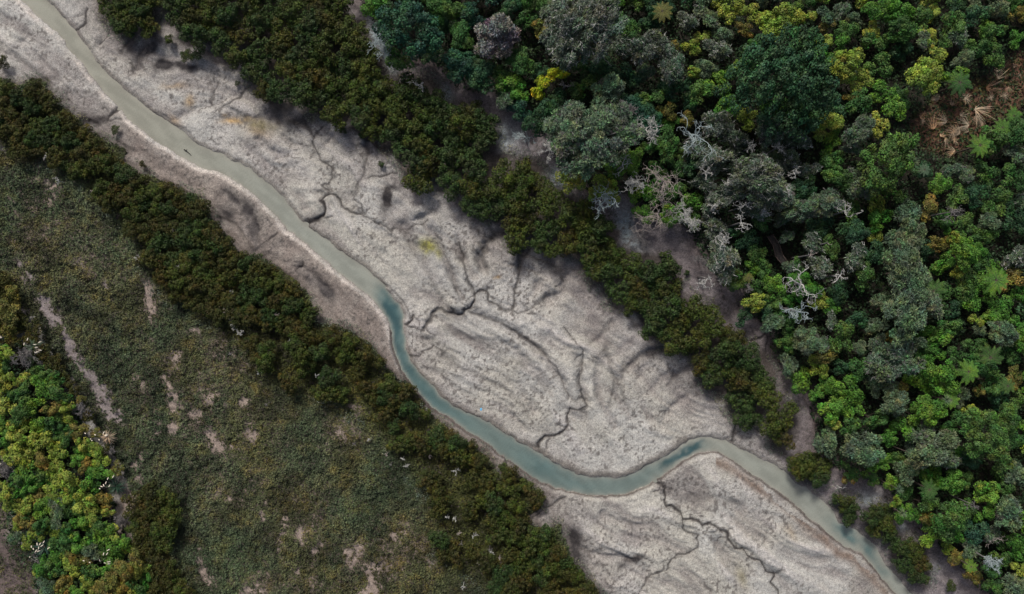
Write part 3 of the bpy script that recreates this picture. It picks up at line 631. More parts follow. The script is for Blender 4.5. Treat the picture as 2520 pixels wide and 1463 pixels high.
def trunk_mesh(name, hgt, rad, C, mat, seed):
    """tapered trunk with limbs reaching the crown lobes; origin at the base"""
    r = np.random.default_rng(seed); tb = Tubes()
    fork = hgt * .55
    pts, _ = wander((0, 0, 0), (0, 0, 1), fork, 5, .06, r, .3)
    tb.tube([(0, 0, -.3)] + pts, rad * 1.3, rad * .7, 7)
    for c in C[:9]:
        e = np.array(c) * .85 + np.array([0, 0, hgt]); s = np.array(pts[-1])
        mid = (s + e) / 2 + r.normal(0, .15, 3) - np.array([0, 0, .2])
        tb.tube([s - [0, 0, .2], mid, e], rad * .5, rad * .15, 5)
    return tb.mesh(name, mat)

# crown library: size class -> (R, flat, lobe fraction, lobes, leaf, cover)
LIB = {}
SPEC = {
 ('broad', 'S'): (1.9, .75, .24, 24, .17, 1.35, 4), ('broad', 'M'): (3.1, .70, .175, 50, .18, 1.25, 4),
 ('broad', 'L'): (4.8, .62, .130, 92, .20, 1.2, 3), ('broad', 'X'): (7.2, .50, .095, 180, .215, 1.2, 2),
 ('feather', 'S'): (1.9, .75, .24, 22, .17, 1.4, 2), ('feather', 'M'): (3.1, .65, .18, 46, .19, 1.3, 3),
 ('feather', 'L'): (4.8, .60, .135, 84, .21, 1.25, 2), ('feather', 'X'): (6.4, .50, .105, 130, .22, 1.2, 2),
}
sd = 500
for (sty, cl), (R, fl_, lf, nl, leaf, cov, nv) in SPEC.items():
    for v_ in range(nv):
        sd += 1
        (V, F, T), C, lr = make_crown(R, fl_, lf, nl, leaf, cov, sty, sd)
        hgt = {'S': 3.6, 'M': 5.6, 'L': 7.5, 'X': 9.5}[cl]
        cm = mesh_np('%s_crown' % sty, V, F, FOL['M'], T)
        tm = trunk_mesh('tree_trunk', hgt, {'S': .10, 'M': .17, 'L': .26, 'X': .38}[cl], C, BARK['brown'], sd)
        # pale twigs that work out through the leaves
        r = np.random.default_rng(sd + 9000); tb = Tubes()
        for ci in range(len(C)):
            base = C[ci] * .7
            for q in range(3):
                d = norm(C[ci] * np.array([1, 1, .8]) + r.normal(0, 1.2, 3)); d[2] = abs(d[2]) * .8 + .15
                st0 = C[ci] + norm(r.normal(size=3)) * lr[ci] * .3
                ln = min(1.3, lr[ci] * r.uniform(1.2, 2.2))
                pts, dd = wander(st0, norm(d), ln, 6, .60, r)
                w0 = r.uniform(.032, .058)
                tb.tube(pts, w0, .022, 3)
                for z in range(3):
                    i = r.integers(1, 5); p2, _ = wander(pts[i], norm(dd + r.normal(0, .9, 3)), ln * .45, 3, .45, r)
                    tb.tube(p2, w0 * .6, .018, 3)
            tb.tube([C[ci] * .2, base, C[ci]], .07, .05, 4)
        bmh = tb.mesh('twigs', BARK['grey'])
        LIB.setdefault((sty, cl), []).append((cm, tm, bmh, R, hgt))

# ------------------------------------------------------------------ placing trees
KIND = {  # style, words, category, twigs bark or None
 'D': ('broad', 'dark green broadleaf tree', None), 'T': ('broad', 'blue-green broadleaf tree', None),
 'M': ('broad', 'mid green broadleaf tree', None), 'B': ('broad', 'bright green broadleaf tree', None),
 'Y': ('broad', 'yellow-green broadleaf tree', None), 'V': ('broad', 'lime yellow tree', None),
 'O': ('broad', 'bronze olive tree', None), 'G': ('feather', 'feathery grey-green tree', None),
 'L': ('feather', 'grey lichen-covered tree', 'grey'), 'P': ('feather', 'pinkish grey lichen-covered tree', 'pink'),
}
TNAME = {'G': 'feathery_tree', 'L': 'lichen_tree', 'P': 'lichen_tree'}
TNAME.update({k: 'broadleaf_tree' for k in 'DTMBYVO'})
TREES = []          # (root, px, py, kind, size word, preset label, group)
def set_mat(o, m):
    o.material_slots[0].link = 'OBJECT'; o.material_slots[0].material = m

def merged(name, items):
    VV, TT_, MI, KK = [], [], [], []
    for cm, k, x, y, s_, hh in items:
        if k not in KK: KK.append(k)
        nv = len(cm.vertices)
        V = np.empty(nv * 3, np.float32); cm.vertices.foreach_get('co', V); V = V.reshape(-1, 4, 3)
        T = np.empty(nv * 4, np.float32); cm.attributes['tint'].data.foreach_get('color', T); T = T.reshape(-1, 4, 4)[:, :, :3]
        sel = rng.random(len(V)) < .6; V = V[sel]; T = T[sel]
        cen = V.mean(1, keepdims=True); V = cen + (V - cen) * 1.25
        a_ = random.uniform(0, 6.283); ca, sa = math.cos(a_), math.sin(a_)
        X, Y, g = solve(x, y, hh)
        P = np.stack([V[..., 0] * ca - V[..., 1] * sa, V[..., 0] * sa + V[..., 1] * ca, V[..., 2]], -1) * s_ + np.array([X, Y, g + hh])
        VV.append(P.reshape(-1, 3)); TT_.append(T.reshape(-1, 3)); MI.append(np.full(len(V), KK.index(k), np.int32))
    V = np.concatenate(VV); T = np.concatenate(TT_)
    o = meshobj(name, mesh_np(name, V, np.arange(len(V)).reshape(-1, 4), FOL[KK[0]], T))
    for k in KK[1:]: o.data.materials.append(FOL[k])
    o.data.polygons.foreach_set('material_index', np.concatenate(MI))
    return o

def world_at(px, py, z): f = (H - z) / H; return float(gx(px)) * f, float(gy(py)) * f

def solve(px, py, hc):
    x, y = world_at(px, py, hc)
    for _ in range(4):
        g = float(gz(x, y)); x, y = world_at(px, py, g + hc)
    return x, y, g

def tree(kind, px, py, rp, hf=1.0, label=None, group=None, name=None, twigs=None):
    sty = KIND[kind][0]; hf = hf * (1.13 if kind == 'L' else 1); Rw = rp * S * 1.06
    cl = 'S' if Rw < 2.4 else 'M' if Rw < 3.9 else 'L' if Rw < 5.9 else 'X'
    lib = LIB[(sty, cl)]; cm, tm, bmh, R, hgt = lib[random.randrange(len(lib))]
    sc = Rw / R
    hh = hgt * hf * (0.75 + .25 * sc)
    x, y, g = solve(px, py, hh)
    root = empty(name or TNAME[kind], (x, y, g), random.uniform(0, 6.283))
    cr = meshobj('crown', cm, root); set_mat(cr, FOL[kind])
    cr.location = (0, 0, hh); el = random.uniform(.80, 1.26); cr.scale = (sc * el, sc / el, sc * random.uniform(.85, 1.25))
    tr = meshobj('trunk', tm, root); tr.scale = (sc, sc, hh / hgt)
    tk = twigs or KIND[kind][2]
    if tk or (kind == 'G' and random.random() < .35):
        b = meshobj('branches', bmh, root); b.location = cr.location; b.scale = cr.scale
        set_mat(b, BARK[tk or 'dim'])
    sw = 'small' if Rw < 2.1 else 'mid-sized' if Rw < 3.6 else 'large'
    TREES.append([root, px, py, kind, sw, label, group])
    return root

def snag(px, py, rp, hh, barkn, seed, label, lean=(0, 0), name='dead_tree', nl=4, depth=3, thick=.12):
    r = np.random.default_rng(seed); Rw = rp * S
    x, y, g = solve(px, py, hh)
    root = empty(name, (x, y, g)); tag(root, label, 'dead tree')
    tb = Tubes()
    base = Vector((-lean[0] * Rw * .6, -lean[1] * Rw * .6, hh * .9))
    for k in range(nl):
        a = k * 6.283 / nl + r.uniform(-.5, .5)
        d = np.array([math.cos(a) + lean[0] * 1.3, math.sin(a) + lean[1] * 1.3, .22])
        grow(tb, base, d, Rw * r.uniform(.62, .9), thick * .66, depth, r, .42, 4 if thick < .09 else 3, .85, .40)
    bo = meshobj('branches', tb.mesh('bare_branches', BARK[barkn]), root)
    t2 = Tubes(); pts = [(-lean[0] * Rw * 1.1, -lean[1] * Rw * 1.1, -.3), (-lean[0] * Rw, -lean[1] * Rw, hh * .4), tuple(base)]
    t2.tube(pts, thick * 2.0, thick * 1.1, 7)
    meshobj('trunk', t2.mesh('dead_trunk', BARK['dim' if hh > 5 else barkn if barkn != 'blue' else 'grey']), root)
    return root

# --- named landmark trees: kind, x, y, radius, height factor, label, short name used by neighbours' labels
HERO = [
 ('T',1010,75,76,1.0,'large domed blue-green tree beside the top of the muddy path','the domed blue-green tree'),
 ('P',1218,100,56,1.05,'pinkish grey lichen-covered tree with a double crown in dark surroundings','the pinkish grey tree'),
 ('L',1425,62,98,1.0,'huge tangled grey lichen tree of wavy bare twigs at the top edge','the tangled grey tree'),
 ('G',1455,345,98,1.05,'tall broad grey-green tree leaning over the muddy path','the broad grey-green tree'),
 ('D',1915,205,122,1.0,'huge dark green tree, widest crown of the forest','the huge dark tree'),
 ('Y',2270,190,46,1.1,'pale yellow-lime tree just above the large tree fern by the straw clearing','the pale lime tree'),
 ('M',2172,402,66,1.0,'round mid green tree below the small grey dome, left of the clearing','the round green tree'),
 ('L',1865,450,66,1.05,'grey tree bristling with white twigs in the middle of the twiggy grove','the white-twigged tree'),
 ('G',2227,672,64,1.0,'dull grey-green tree with mottled crown in the middle of the forest','the mottled grey-green tree'),
 ('G',2225,765,70,1.1,'pale feathery grey-green tree with lobed crown, broadest of the lower forest','the pale feathery tree'),
 ('G',2194,888,56,1.05,'rounded blue-grey-green tree directly below the broadest feathery tree','the rounded grey-green tree'),
 ('B',2314,928,42,1.0,'bright apple green tree beside a pale fern','the apple green tree'),
 ('M',2413,1068,62,1.0,'broad mid green tree above the grey-green trees with pale limbs','the broad green tree'),
 ('B',2420,1205,34,1.1,'bright green lumpy tree standing alone amid dark gaps lower right','the bright lumpy tree'),
 ('G',2120,1100,48,1.0,'grey-green feathery tree overhanging the creek bend forest edge','the overhanging feathery tree'),
 ('G',2290,1105,48,1.1,'grey-green tree with pale forking limbs showing through its crown','the pale-limbed tree'),
 ('G',2473,1262,42,1.0,'grey-green tree at the right edge with a bare leaning stem below','the right edge grey tree'),
 ('M',2333,1278,48,.9,'mid green tree standing over the foreshore at lower right','the foreshore green tree'),
 ('Y',1913,60,50,1.0,'yellow-green tree with golden tips above the huge dark tree','the golden-tipped tree'),
]
# further trees read off the photograph (kind, x, y, r, height factor)
MORE = [
 ('V',1330,218,27,1.25),('V',1370,187,25,1.3),('O',1335,70,28,1.0),('B',930,18,42,.9),('M',1085,20,42,.9),('M',1135,90,36,.9),('T',1128,160,44,.9),('D',1180,185,44,.8),
 ('D',1060,135,30,.8),('D',1250,25,36,.8),('M',1290,55,30,.9),('M',1112,28,28,1.0),('B',1250,205,30,1.0),('B',1278,225,30,1.0),('M',1235,185,26,.9),('D',1335,288,44,.9),('T',1340,320,24,.8),
 ('G',1490,232,44,1.15),('L',1590,120,48,1.0),('L',1650,160,46,1.0),('L',1530,120,36,.9),('L',1375,130,40,.9),('D',1480,170,40,.7),('D',1540,190,34,.8),('M',1605,245,30,1.0),('O',1640,272,24,1.0),('Y',1612,100,20,1.1),('O',1655,120,16,1.1),
 ('Y',1700,120,22,1.1),('Y',1705,180,18,1.1),('L',1690,60,30,1.0),('G',1735,50,32,1.0),('Y',1800,32,30,1.1),('O',1830,75,22,1.0),('L',1765,130,36,1.0),('G',1780,90,26,1.0),('O',1690,296,18,1.2),('M',1725,230,34,1.0),('G',1740,170,26,1.0),('D',1700,250,26,.8),
 ('Y',1985,45,22,1.2),('Y',1960,95,20,1.1),('Y',2025,105,22,1.15),('B',1850,115,20,1.0),('B',1820,160,18,1.0),('G',2025,45,24,1.0),('O',2035,65,20,1.0),('G',2100,45,18,1.1),('Y',2140,75,22,1.1),('M',2080,75,26,1.0),('B',2170,25,40,.95),('B',2215,40,34,1.0),('M',2210,80,36,1.0),('M',2260,60,34,1.0),('Y',2285,35,24,1.05),('O',2230,80,14,1.1),
 ('Y',2080,160,38,1.0),('Y',2105,200,34,.9),('B',2065,110,24,1.0),('M',2150,110,30,1.0),('M',2165,165,34,.95),('Y',2280,100,26,1.1),('D',2210,125,30,.9),('G',2265,105,24,1.1),('Y',2300,140,24,1.1),('O',2100,235,22,.9),('D',2045,260,34,.8),('D',1985,270,36,.8),('M',2110,260,34,.9),('B',2170,225,30,1.0),('B',2195,273,32,1.1),('Y',2163,305,26,1.05),('M',2215,240,26,.9),('G',2108,325,36,1.1),('G',2093,368,22,1.2),('B',1885,265,20,.9),('B',1920,262,22,.9),
 ('M',2340,60,34,1.0),('G',2350,95,30,1.0),('D',2400,40,34,.9),('G',2390,20,24,1.0),('M',2440,85,30,1.0),('B',2420,75,22,1.1),('M',2405,125,30,1.0),('G',2370,150,26,1.0),('M',2440,140,28,.9),('O',2500,40,24,1.0),('M',2490,20,24,1.0),('D',2350,15,26,.9),('M',2320,110,22,.9),
 ('L',1755,395,44,1.0),('L',1810,350,40,1.0),('L',1890,330,44,1.0),('L',1955,345,38,1.0),('L',1940,400,40,1.0),('L',1985,420,30,1.0),('L',1820,420,40,1.0),('L',1790,480,44,1.0),('L',1850,520,40,1.0),('L',1920,480,42,1.0),('L',1735,450,36,1.0),('D',1970,470,36,.8),('M',2045,400,34,.95),('M',2060,440,36,.9),('G',2110,455,40,.95),('G',2030,500,38,1.0),('G',1965,520,36,1.0),('D',1700,410,26,.8),('M',1650,470,28,.9),('B',1695,500,32,.9),('M',1700,540,24,.8),('B',1560,480,18,.9),('Y',1562,462,12,1.0),
 ('B',2310,453,26,1.1),('O',2280,512,28,1.15),('G',2235,580,38,1.1),('G',2195,580,28,.9),('B',2160,540,32,.9),('Y',2150,500,26,.9),('D',2100,570,36,.8),('M',2090,520,30,.9),('L',2093,635,40,1.0),('L',2013,660,36,1.0),('L',1990,600,34,.95),('M',2040,610,26,.8),('M',2120,680,32,.9),('D',2145,620,30,.8),('D',2010,560,32,.8),
 ('L',1777,640,52,1.0),('L',1760,560,36,.9),('M',1870,540,28,.9),('D',1835,600,30,.75),('M',1865,630,28,.8),('B',1850,660,22,.9),('B',1905,700,28,1.0),('M',1855,700,24,.9),('Y',1850,748,28,1.0),('D',1830,780,22,.8),('M',1960,665,26,.8),('G',1945,660,20,.9),('Y',2010,738,26,.9),('B',2040,755,22,.9),('D',2060,720,28,.8),('D',1880,760,26,.8),('M',1925,790,26,.8),('M',1900,740,26,.8),('M',1950,830,26,.8),
 ('G',1897,798,28,1.0),('G',1980,835,36,1.05),('O',2030,868,30,1.0),('G',2015,850,24,1.05),('Y',2010,905,26,.95),('G',1935,895,28,.95),('M',2070,832,34,1.0),('M',1930,850,24,.85),('L',2040,790,24,.9),('D',2110,790,28,.8),('G',2164,745,30,1.15),('G',2274,752,42,1.15),('G',2150,800,26,1.0),('O',2200,830,24,1.0),('G',2235,840,30,1.0),('G',2110,857,20,1.0),('G',2150,850,26,1.0),('G',2150,945,26,.95),('M',2105,910,32,.9),('D',2065,905,24,.8),('B',2040,950,26,.9),('B',2090,950,32,.95),('G',2190,955,26,.9),
 ('Y',2344,590,22,1.15),('B',2370,625,38,1.1),('B',2405,610,20,1.1),('M',2320,540,24,.9),('B',2325,550,20,.95),('M',2370,560,30,.95),('O',2305,600,26,.9),('M',2415,580,28,1.0),('G',2430,545,26,1.0),('Y',2355,670,18,1.1),('M',2410,640,26,.9),('M',2370,700,34,.9),('B',2380,735,30,.9),('B',2455,760,32,1.0),('B',2440,780,26,.95),('D',2340,760,30,.8),('M',2330,810,30,.85),('B',2310,830,28,.95),('B',2300,865,26,.95),('M',2270,870,28,.9),('G',2405,810,20,.95),('Y',2400,790,18,1.0),('G',2460,820,36,1.0),('B',2500,800,24,1.05),('O',2480,690,34,.9),('L',2495,630,34,.9),('M',2450,500,34,1.0),('D',2400,480,34,.9),('D',2490,540,34,.9),('M',2350,490,30,.9),('M',2490,440,30,1.0),('M',2420,430,30,1.0),('G',2370,430,26,.9),('D',2270,420,24,.8),('G',2330,420,24,.9),('D',2270,620,28,.75),
 ('B',2250,925,30,.95),('B',2285,950,24,.95),('M',2350,880,24,.9),('M',2400,850,24,.9),('O',2490,930,24,1.0),('M',2440,940,32,.95),('O',2405,960,16,1.0),('G',2360,970,28,.9),('M',2480,870,26,.9),('M',2500,980,24,.9),
 ('B',2040,1015,34,1.0),('B',2060,985,24,.95),('B',2100,995,32,.95),('M',2085,1045,26,.9),('G',2033,1092,34,.95),('Y',2048,1040,20,1.0),('M',2150,1030,28,.9),('G',2195,990,36,1.0),('O',2215,965,20,1.1),('B',2290,1008,40,1.05),('B',2250,1020,26,.9),('B',2180,1080,24,.9),('B',2165,1140,26,.9),('M',2200,1130,22,.85),('G',2265,1075,34,1.15),('G',2316,1130,34,1.1),('G',2225,1160,32,1.0),('M',2345,1030,24,.9),('M',2090,1160,24,.85),('O',2090,1175,20,.7),('M',2140,1175,22,.8),
 ('B',2335,1190,32,1.0),('M',2370,1180,24,.9),('D',2380,1130,26,.8),('M',2450,1140,34,1.0),('Y',2480,1140,16,1.1),('G',2500,1170,30,1.0),('M',2470,1200,22,.95),('M',2490,1080,26,.9),('O',2280,1275,18,.95),('B',2215,1265,22,.8),('B',2245,1265,20,.85),('M',2225,1210,20,.85),('Y',2200,1235,16,.9),('B',2340,1310,30,.85),('T',2395,1300,34,.9),('B',2420,1260,26,.95),('M',2370,1250,24,.95),('G',2430,1310,24,.95),('B',2500,1345,30,1.0),('M',2460,1370,24,.9),('G',2380,1345,28,.85),('Y',2330,1345,18,.8),('O',2350,1370,20,.85),('O',2390,1413,22,.85),('Y',2375,1380,18,.85),('G',2490,1440,32,.95),('Y',2510,1400,20,1.0),('M',2440,1440,24,.9),
]
MORE_L = [ # lower-left wood, smaller crowns
 ('B',88,1000,20),('O',130,1005,18),('Y',168,995,17),('M',55,1010,22),('B',100,1040,18),('M',140,1035,20),('Y',15,1000,20),('Y',10,950,18),('M',60,960,20),('B',105,955,20),('M',150,965,22),('Y',40,930,16),('Y',20,870,18),('O',10,800,22),
 ('Y',70,1080,22),('Y',40,1060,20),('Y',115,1090,20),('Y',150,1110,20),('O',110,1130,20),('Y',80,1120,20),('B',190,1135,14),('M',170,1080,18),('Y',205,1090,16),('Y',230,1105,16),('O',190,1060,18),('Y',245,1130,18),('Y',140,1160,20),('B',75,1160,22),('B',85,1190,18),('Y',45,1130,22),
 ('Y',170,1180,20),('B',230,1180,24),('O',215,1150,16),('Y',210,1210,20),('B',250,1160,18),('M',45,1185,18),('Y',130,1210,20),('O',100,1225,18),('Y',75,1240,20),('Y',160,1230,18),('B',110,1250,20),('Y',220,1240,24),('M',180,1250,22),('G',140,1235,18),('B',60,1205,18),('Y',20,1215,20),('Y',235,1270,18),('M',250,1290,22),('G',150,1270,20),('B',200,1280,22),('O',75,1290,18),
 ('M',110,1290,18),('Y',280,1310,18),('B',260,1315,22),('M',175,1310,22),('B',200,1330,22),('G',225,1350,20),('M',160,1340,22),('B',290,1340,18),('O',55,1275,14),('G',45,1320,16),('Y',70,1330,16),
 ('B',105,1395,18),('M',130,1400,20),('O',195,1370,18),('Y',180,1390,18),('M',230,1395,22),('B',265,1400,20),('O',320,1390,28),('O',300,1420,24),('Y',345,1405,18),('O',310,1435,20),('O',270,1440,28),('Y',220,1425,18),('Y',105,1415,14),('O',160,1440,20),('G',120,1440,20),('B',200,1450,18),('Y',235,1460,16),('M',340,1440,22),('Y',330,1465,18),('M',360,1470,18),
 ('K',0,720,30),('O',15,780,26),('O',25,765,22),
]
for k, x, y, r, hf, lab, short in HERO: tree(k, x, y, r, hf, lab)
for k, x, y, r, hf in MORE: tree(k, x, y, r * (.88 if k == 'L' else 1), hf)
LANDM = [(x, y, s) for _, x, y, _, _, _, s in HERO]
LANDM += [(1350,205,'the twin lime trees'),(1710,340,'the pale blue dead tree'),(2350,310,'the straw clearing'),(1490,497,'the white snag over the path'),(1922,632,'the boardwalk'),(1963,705,'the large forked snag'),(2287,1205,'the dark fern'),(1640,450,'the pinkish snag')]
FORE = list(MORE)
# fill the gaps between the mapped crowns with smaller understorey trees
occ = [(x, y, r) for k, x, y, r, *_ in HERO] + [(x, y, r) for k, x, y, r, _ in MORE]
occ += [(1890,590,16),(1905,610,20),(1915,630,22),(1930,655,22),(1936,680,12)]
def fill(poly, n_try, rmin, rmax, avoid, kinds, hfs, occ, gap=.86, excl=()):
    pa = np.array(poly); x0, y0 = pa.min(0); x1, y1 = pa.max(0); res = []
    A = np.array(occ, float)
    for _ in range(n_try):
        t = _ / n_try; r = rmax * (1 - t) + rmin * t
        x, y = random.uniform(x0, x1), random.uniform(y0, y1)
        if (np.hypot(A[:, 0] - x, A[:, 1] - y) < gap * (A[:, 2] + r)).any(): continue
        X1, Y1 = np.array([x]), np.array([y])
        if sdist(X1, Y1, poly)[0] < r * S * avoid: continue
        if any(sdist(X1, Y1, e)[0] > -r * S * .4 for e in excl): continue
        A = np.vstack([A, (x, y, r)]); res.append((x, y, r))
    return res, [tuple(a) for a in A]
def pick(x, y):
    q = float(fbm(np.array([x * .016]), np.array([y * .016]), 1.0, 640, 3)[0]); q = min(.999, max(0, (q - .28) / .44)) * .8 + random.random() * .2
    if x < 1700 and y < 330: row = 'DDDTMMMBG'
    elif 1690 < x < 2010 and 300 < y < 640: row = 'LLLLDDGM'
    elif y < 320: row = 'DMMYMYYGYBYBYO'
    else: row = 'DDMMBBMGGMYB'
    return row[min(len(row) - 1, int(q * len(row)))]
def pick_old(x, y):
    if x < 1700 and y < 330: return random.choices('DMTGB', (40, 30, 10, 10, 10))[0]
    if 1690 < x < 2010 and 300 < y < 640: return random.choices('LDGM', (50, 25, 15, 10))[0]
    if y < 320: return random.choices('MYBDGO', (35, 15, 15, 20, 10, 5))[0]
    return random.choices('MBDGYO', (34, 16, 26, 16, 4, 4))[0]
res, occ = fill(FOREST_R, 6000, 17, 34, -.30, None, None, occ, .74, (CLEARING,))
quota = 296 - sum(1 for t in TREES if TNAME.get(t[3]) == 'broadleaf_tree'); small = []
res.sort(key=lambda t: -t[2] * (1 if -10 < t[0] < 2530 and -10 < t[1] < 1473 else .1))
for x, y, r in res:
    k = pick(x, y); hf = random.uniform(.65, .95)
    if TNAME[k] == 'broadleaf_tree':
        quota -= 1
        if quota < 0:
            cm = random.choice(LIB[('broad', 'S')])[0]; small.append((cm, k, x, y, r * 1.18 * S / 1.9, 4.2 * hf)); continue
    tree(k, x, y, r * 1.12, hf)
tag(merged('small_tree_growth', small), 'smaller green trees filling the gaps between the larger forest crowns', kind='stuff')
n_right = len(TREES)
for k, x, y, r in MORE_L:
    if k == 'K': continue
    tree(k, x, y, r * 1.3, random.uniform(.5, .75), name='shrub')
occL = [(x, y, r) for k, x, y, r in MORE_L] + [(103,1350,30),(277,1198,20),(53,880,24),(77,851,20),(20,1150,28)]
res, occL = fill(FOREST_L, 3000, 10, 18, .4, None, None, occL, .80)
for x, y, r in res: tree('MYBMYO'[min(5, int(6 * min(1, max(0, (float(fbm(np.array([x * .04]), np.array([y * .04]), 1.0, 650, 3)[0]) - .28) / .44)) * .9))], x, y, r * 1.4, random.uniform(.4, .6), name='shrub')
LANDL = [(103,1352,'the plumed flax clump'),(277,1198,'the flax by the wood edge'),(53,880,'the grey bare shrub'),(15,1150,'the grey shrub at the left edge'),(263,1378,'the scattered plumes'),(250,1078,'the brown plume grass')]

DIRS = ['right of', 'up-right of', 'above', 'up-left of', 'left of', 'down-left of', 'below', 'down-right of']
ORD = ['nearest', 'second nearest', 'third nearest', 'fourth nearest', 'fifth nearest', 'sixth nearest', 'seventh nearest', 'eighth nearest', 'ninth nearest', 'tenth nearest', 'eleventh nearest', 'twelfth nearest']
def auto_labels(items, lands, group):
    keys = {}
    for it in items:
        root, px, py, kind, sw, lab, grp = it
        if lab: tag(root, lab, 'tree', group); continue
        d = [(math.hypot(px - a, py - b), a, b, s) for a, b, s in lands]; dd, a, b, s = min(d)
        k = int(((math.degrees(math.atan2(-(py - b), px - a)) + 22.5) % 360) // 45)
        keys.setdefault((sw, KIND[kind][1], DIRS[k], s), []).append((dd, root))
    for (sw, wd, di, s), lst in keys.items():
        lst.sort(key=lambda q: q[0])
        for i, (_, root) in enumerate(lst):
            o = '' if len(lst) == 1 else ORD[min(i, 11)] + ' '
            tag(root, '%s %s, %s%s %s' % (sw, wd, o, di, s), 'tree', group)
auto_labels(TREES[:n_right], LANDM, 'trees of the forest beyond the path')
auto_labels(TREES[n_right:], LANDL, 'trees of the wood at lower left')

# --- dead and lichen-bleached trees
snag(1710,342,52,11.0,'blue',1,'pale blue lichen-crusted dead tree above the grey twiggy grove',(-.2,-.4),nl=5,depth=3,thick=.11)
snag(1592,312,34,10.0,'grey',2,'bare grey twiggy tree between the broad grey-green tree and the pale blue dead tree',(0,.2),nl=5,thick=.08)
snag(1545,266,28,9.0,'dim',3,'bare brown twiggy tree touching the top of the broad grey-green tree',(0,.3),nl=5,thick=.05)
snag(1540,402,30,9.5,'white',4,'small white dead tree at the right foot of the broad grey-green tree',(.3,.1),nl=3,depth=2,thick=.1)
snag(1490,497,42,6.5,'blue',5,'pale lichen-hung dead branches drooping over the path below the broad tree',(-.5,-.6),nl=7,thick=.11)
snag(1632,455,58,10.5,'pink',6,'pinkish white dead tree with tangled crown above the path',(-.2,-.3),nl=8,thick=.10)
snag(1600,545,54,6.0,'pink',7,'long-limbed dead tree sprawling over the blue-grey mud of the path',(-.6,-.6),nl=7,thick=.09)
snag(1568,590,26,1.6,'dim',8,'fallen brown brushwood lying on the path below the sprawling dead tree',(-.3,-.2),'fallen_branches',4,3,.05)
snag(1690,545,34,7.0,'grey',40,'grey bare-limbed tree at the forest edge between sprawling dead tree and arched white snag',(-.3,-.4),nl=7,thick=.08)
snag(1560,452,26,8.0,'white',41,'small pale bare tree at the lower right foot of the broad grey-green tree',(-.3,-.3),nl=6,thick=.07)
snag(1779,596,34,9.0,'white',9,'white dead tree with arched limbs left of the boardwalk',(-.2,.1),nl=4,thick=.12)
snag(1739,694,24,7.5,'white',10,'white dead tree at the forest edge right beside the purple-grey path',(-.3,-.5),nl=4,thick=.09)
snag(1828,547,24,8.5,'white',11,'white star-shaped dead tree with small crown up and left of the boardwalk',(0,0),nl=5,depth=2,thick=.1)
snag(1962,706,46,9.5,'white',12,'large forked white dead tree between bright green crowns',(-.5,-.2),nl=4,thick=.17)
snag(1967,776,32,9.0,'blue',13,'blue-grey dead tree with dense twigs, just below the large forked one',(0,-.4),nl=5,thick=.12)
snag(2074,678,20,8.5,'white',14,'small white dead tree below the grey domed lichen tree',(0,0),nl=4,depth=2,thick=.11)
snag(2088,516,22,8.5,'white',15,'white dead tree with straight limbs right of the twiggy grove',(.2,.2),nl=4,depth=2,thick=.08)
snag(2126,522,12,8.5,'white',16,'tiny white dead spray just right of the straight-limbed white dead tree',(0,0),nl=3,depth=1,thick=.06)
snag(2042,594,16,8.5,'pink',17,'single curved pale dead stem in a dark gap right of the twiggy grove',(0,.3),nl=1,depth=1,thick=.08)
snag(2000,625,16,8.5,'pink',18,'pale pink dead spray right of the boardwalk',(0,.2),nl=3,depth=1,thick=.08)
snag(2352,520,26,8.5,'dim',19,'grey bare branches spreading above the bright apple tops at upper right',(0,0),nl=5,depth=2,thick=.07)
snag(2443,1385,26,8.0,'blue',20,'pale blue dead tree near the lower right corner',(.2,-.2),nl=5,thick=.08)
snag(2452,1325,28,5.0,'pink',21,'pinkish leaning bare stems below the grey-green tree at the right edge',(.6,.6),nl=4,depth=2,thick=.09)
snag(2400,1245,18,6.5,'dim',22,'thin bare twigs poking from a dark gap at lower right',(.1,0),nl=3,depth=2,thick=.05)
snag(1845,703,18,5.0,'dim',24,'bare grey twigs reaching over the path at its narrow bend',(.2,0),nl=4,depth=2,thick=.05)
snag(2070,1200,18,2.2,'white',25,'curved white driftwood branch on the mud between two mangrove clumps',(-.2,.2),'driftwood_branch',2,1,.055)
snag(1805,995,12,1.6,'dim',26,'thin bare branch leaning from the mangroves above the creek bend',(-.2,.2),'driftwood_branch',1,1,.05)
snag(1035,208,22,4.6,'white',27,'small white dead mangrove top standing in the belt beside the upper path',(0,0),'dead_mangrove',4,2,.09)
snag(990,193,14,4.0,'pink',28,'faint pinkish dead mangrove twigs left of the small white dead top',(0,0),'dead_mangrove',3,1,.05)
snag(932,105,42,5.5,'blue',29,'bluish bare branches reaching over the upper path from the domed tree',(-.5,0),nl=5,depth=3,thick=.055)
snag(1285,335,32,4.0,'blue',30,'pale blue bare branches lying over the path left of the broad tree',(-.3,0),nl=4,depth=2,thick=.07)
snag(1345,365,34,5.0,'grey',31,'grey bare boughs in shadow between path and broad grey-green tree',(-.5,-.3),nl=4,depth=3,thick=.07)
snag(1450,115,60,8.0,'pink',32,'long arched pale bough at the lower edge of the tangled grey tree',(-.7,-.2),nl=2,depth=2,thick=.16)
snag(1395,215,26,6.0,'dim',33,'thick grey dead limb beside the twin lime trees',(.2,-.4),nl=2,depth=2,thick=.14)
snag(1720,640,22,4.0,'dim',34,'brown bare twigs at the shaded forest edge below the sprawling dead tree',(-.4,-.3),nl=4,depth=3,thick=.06)
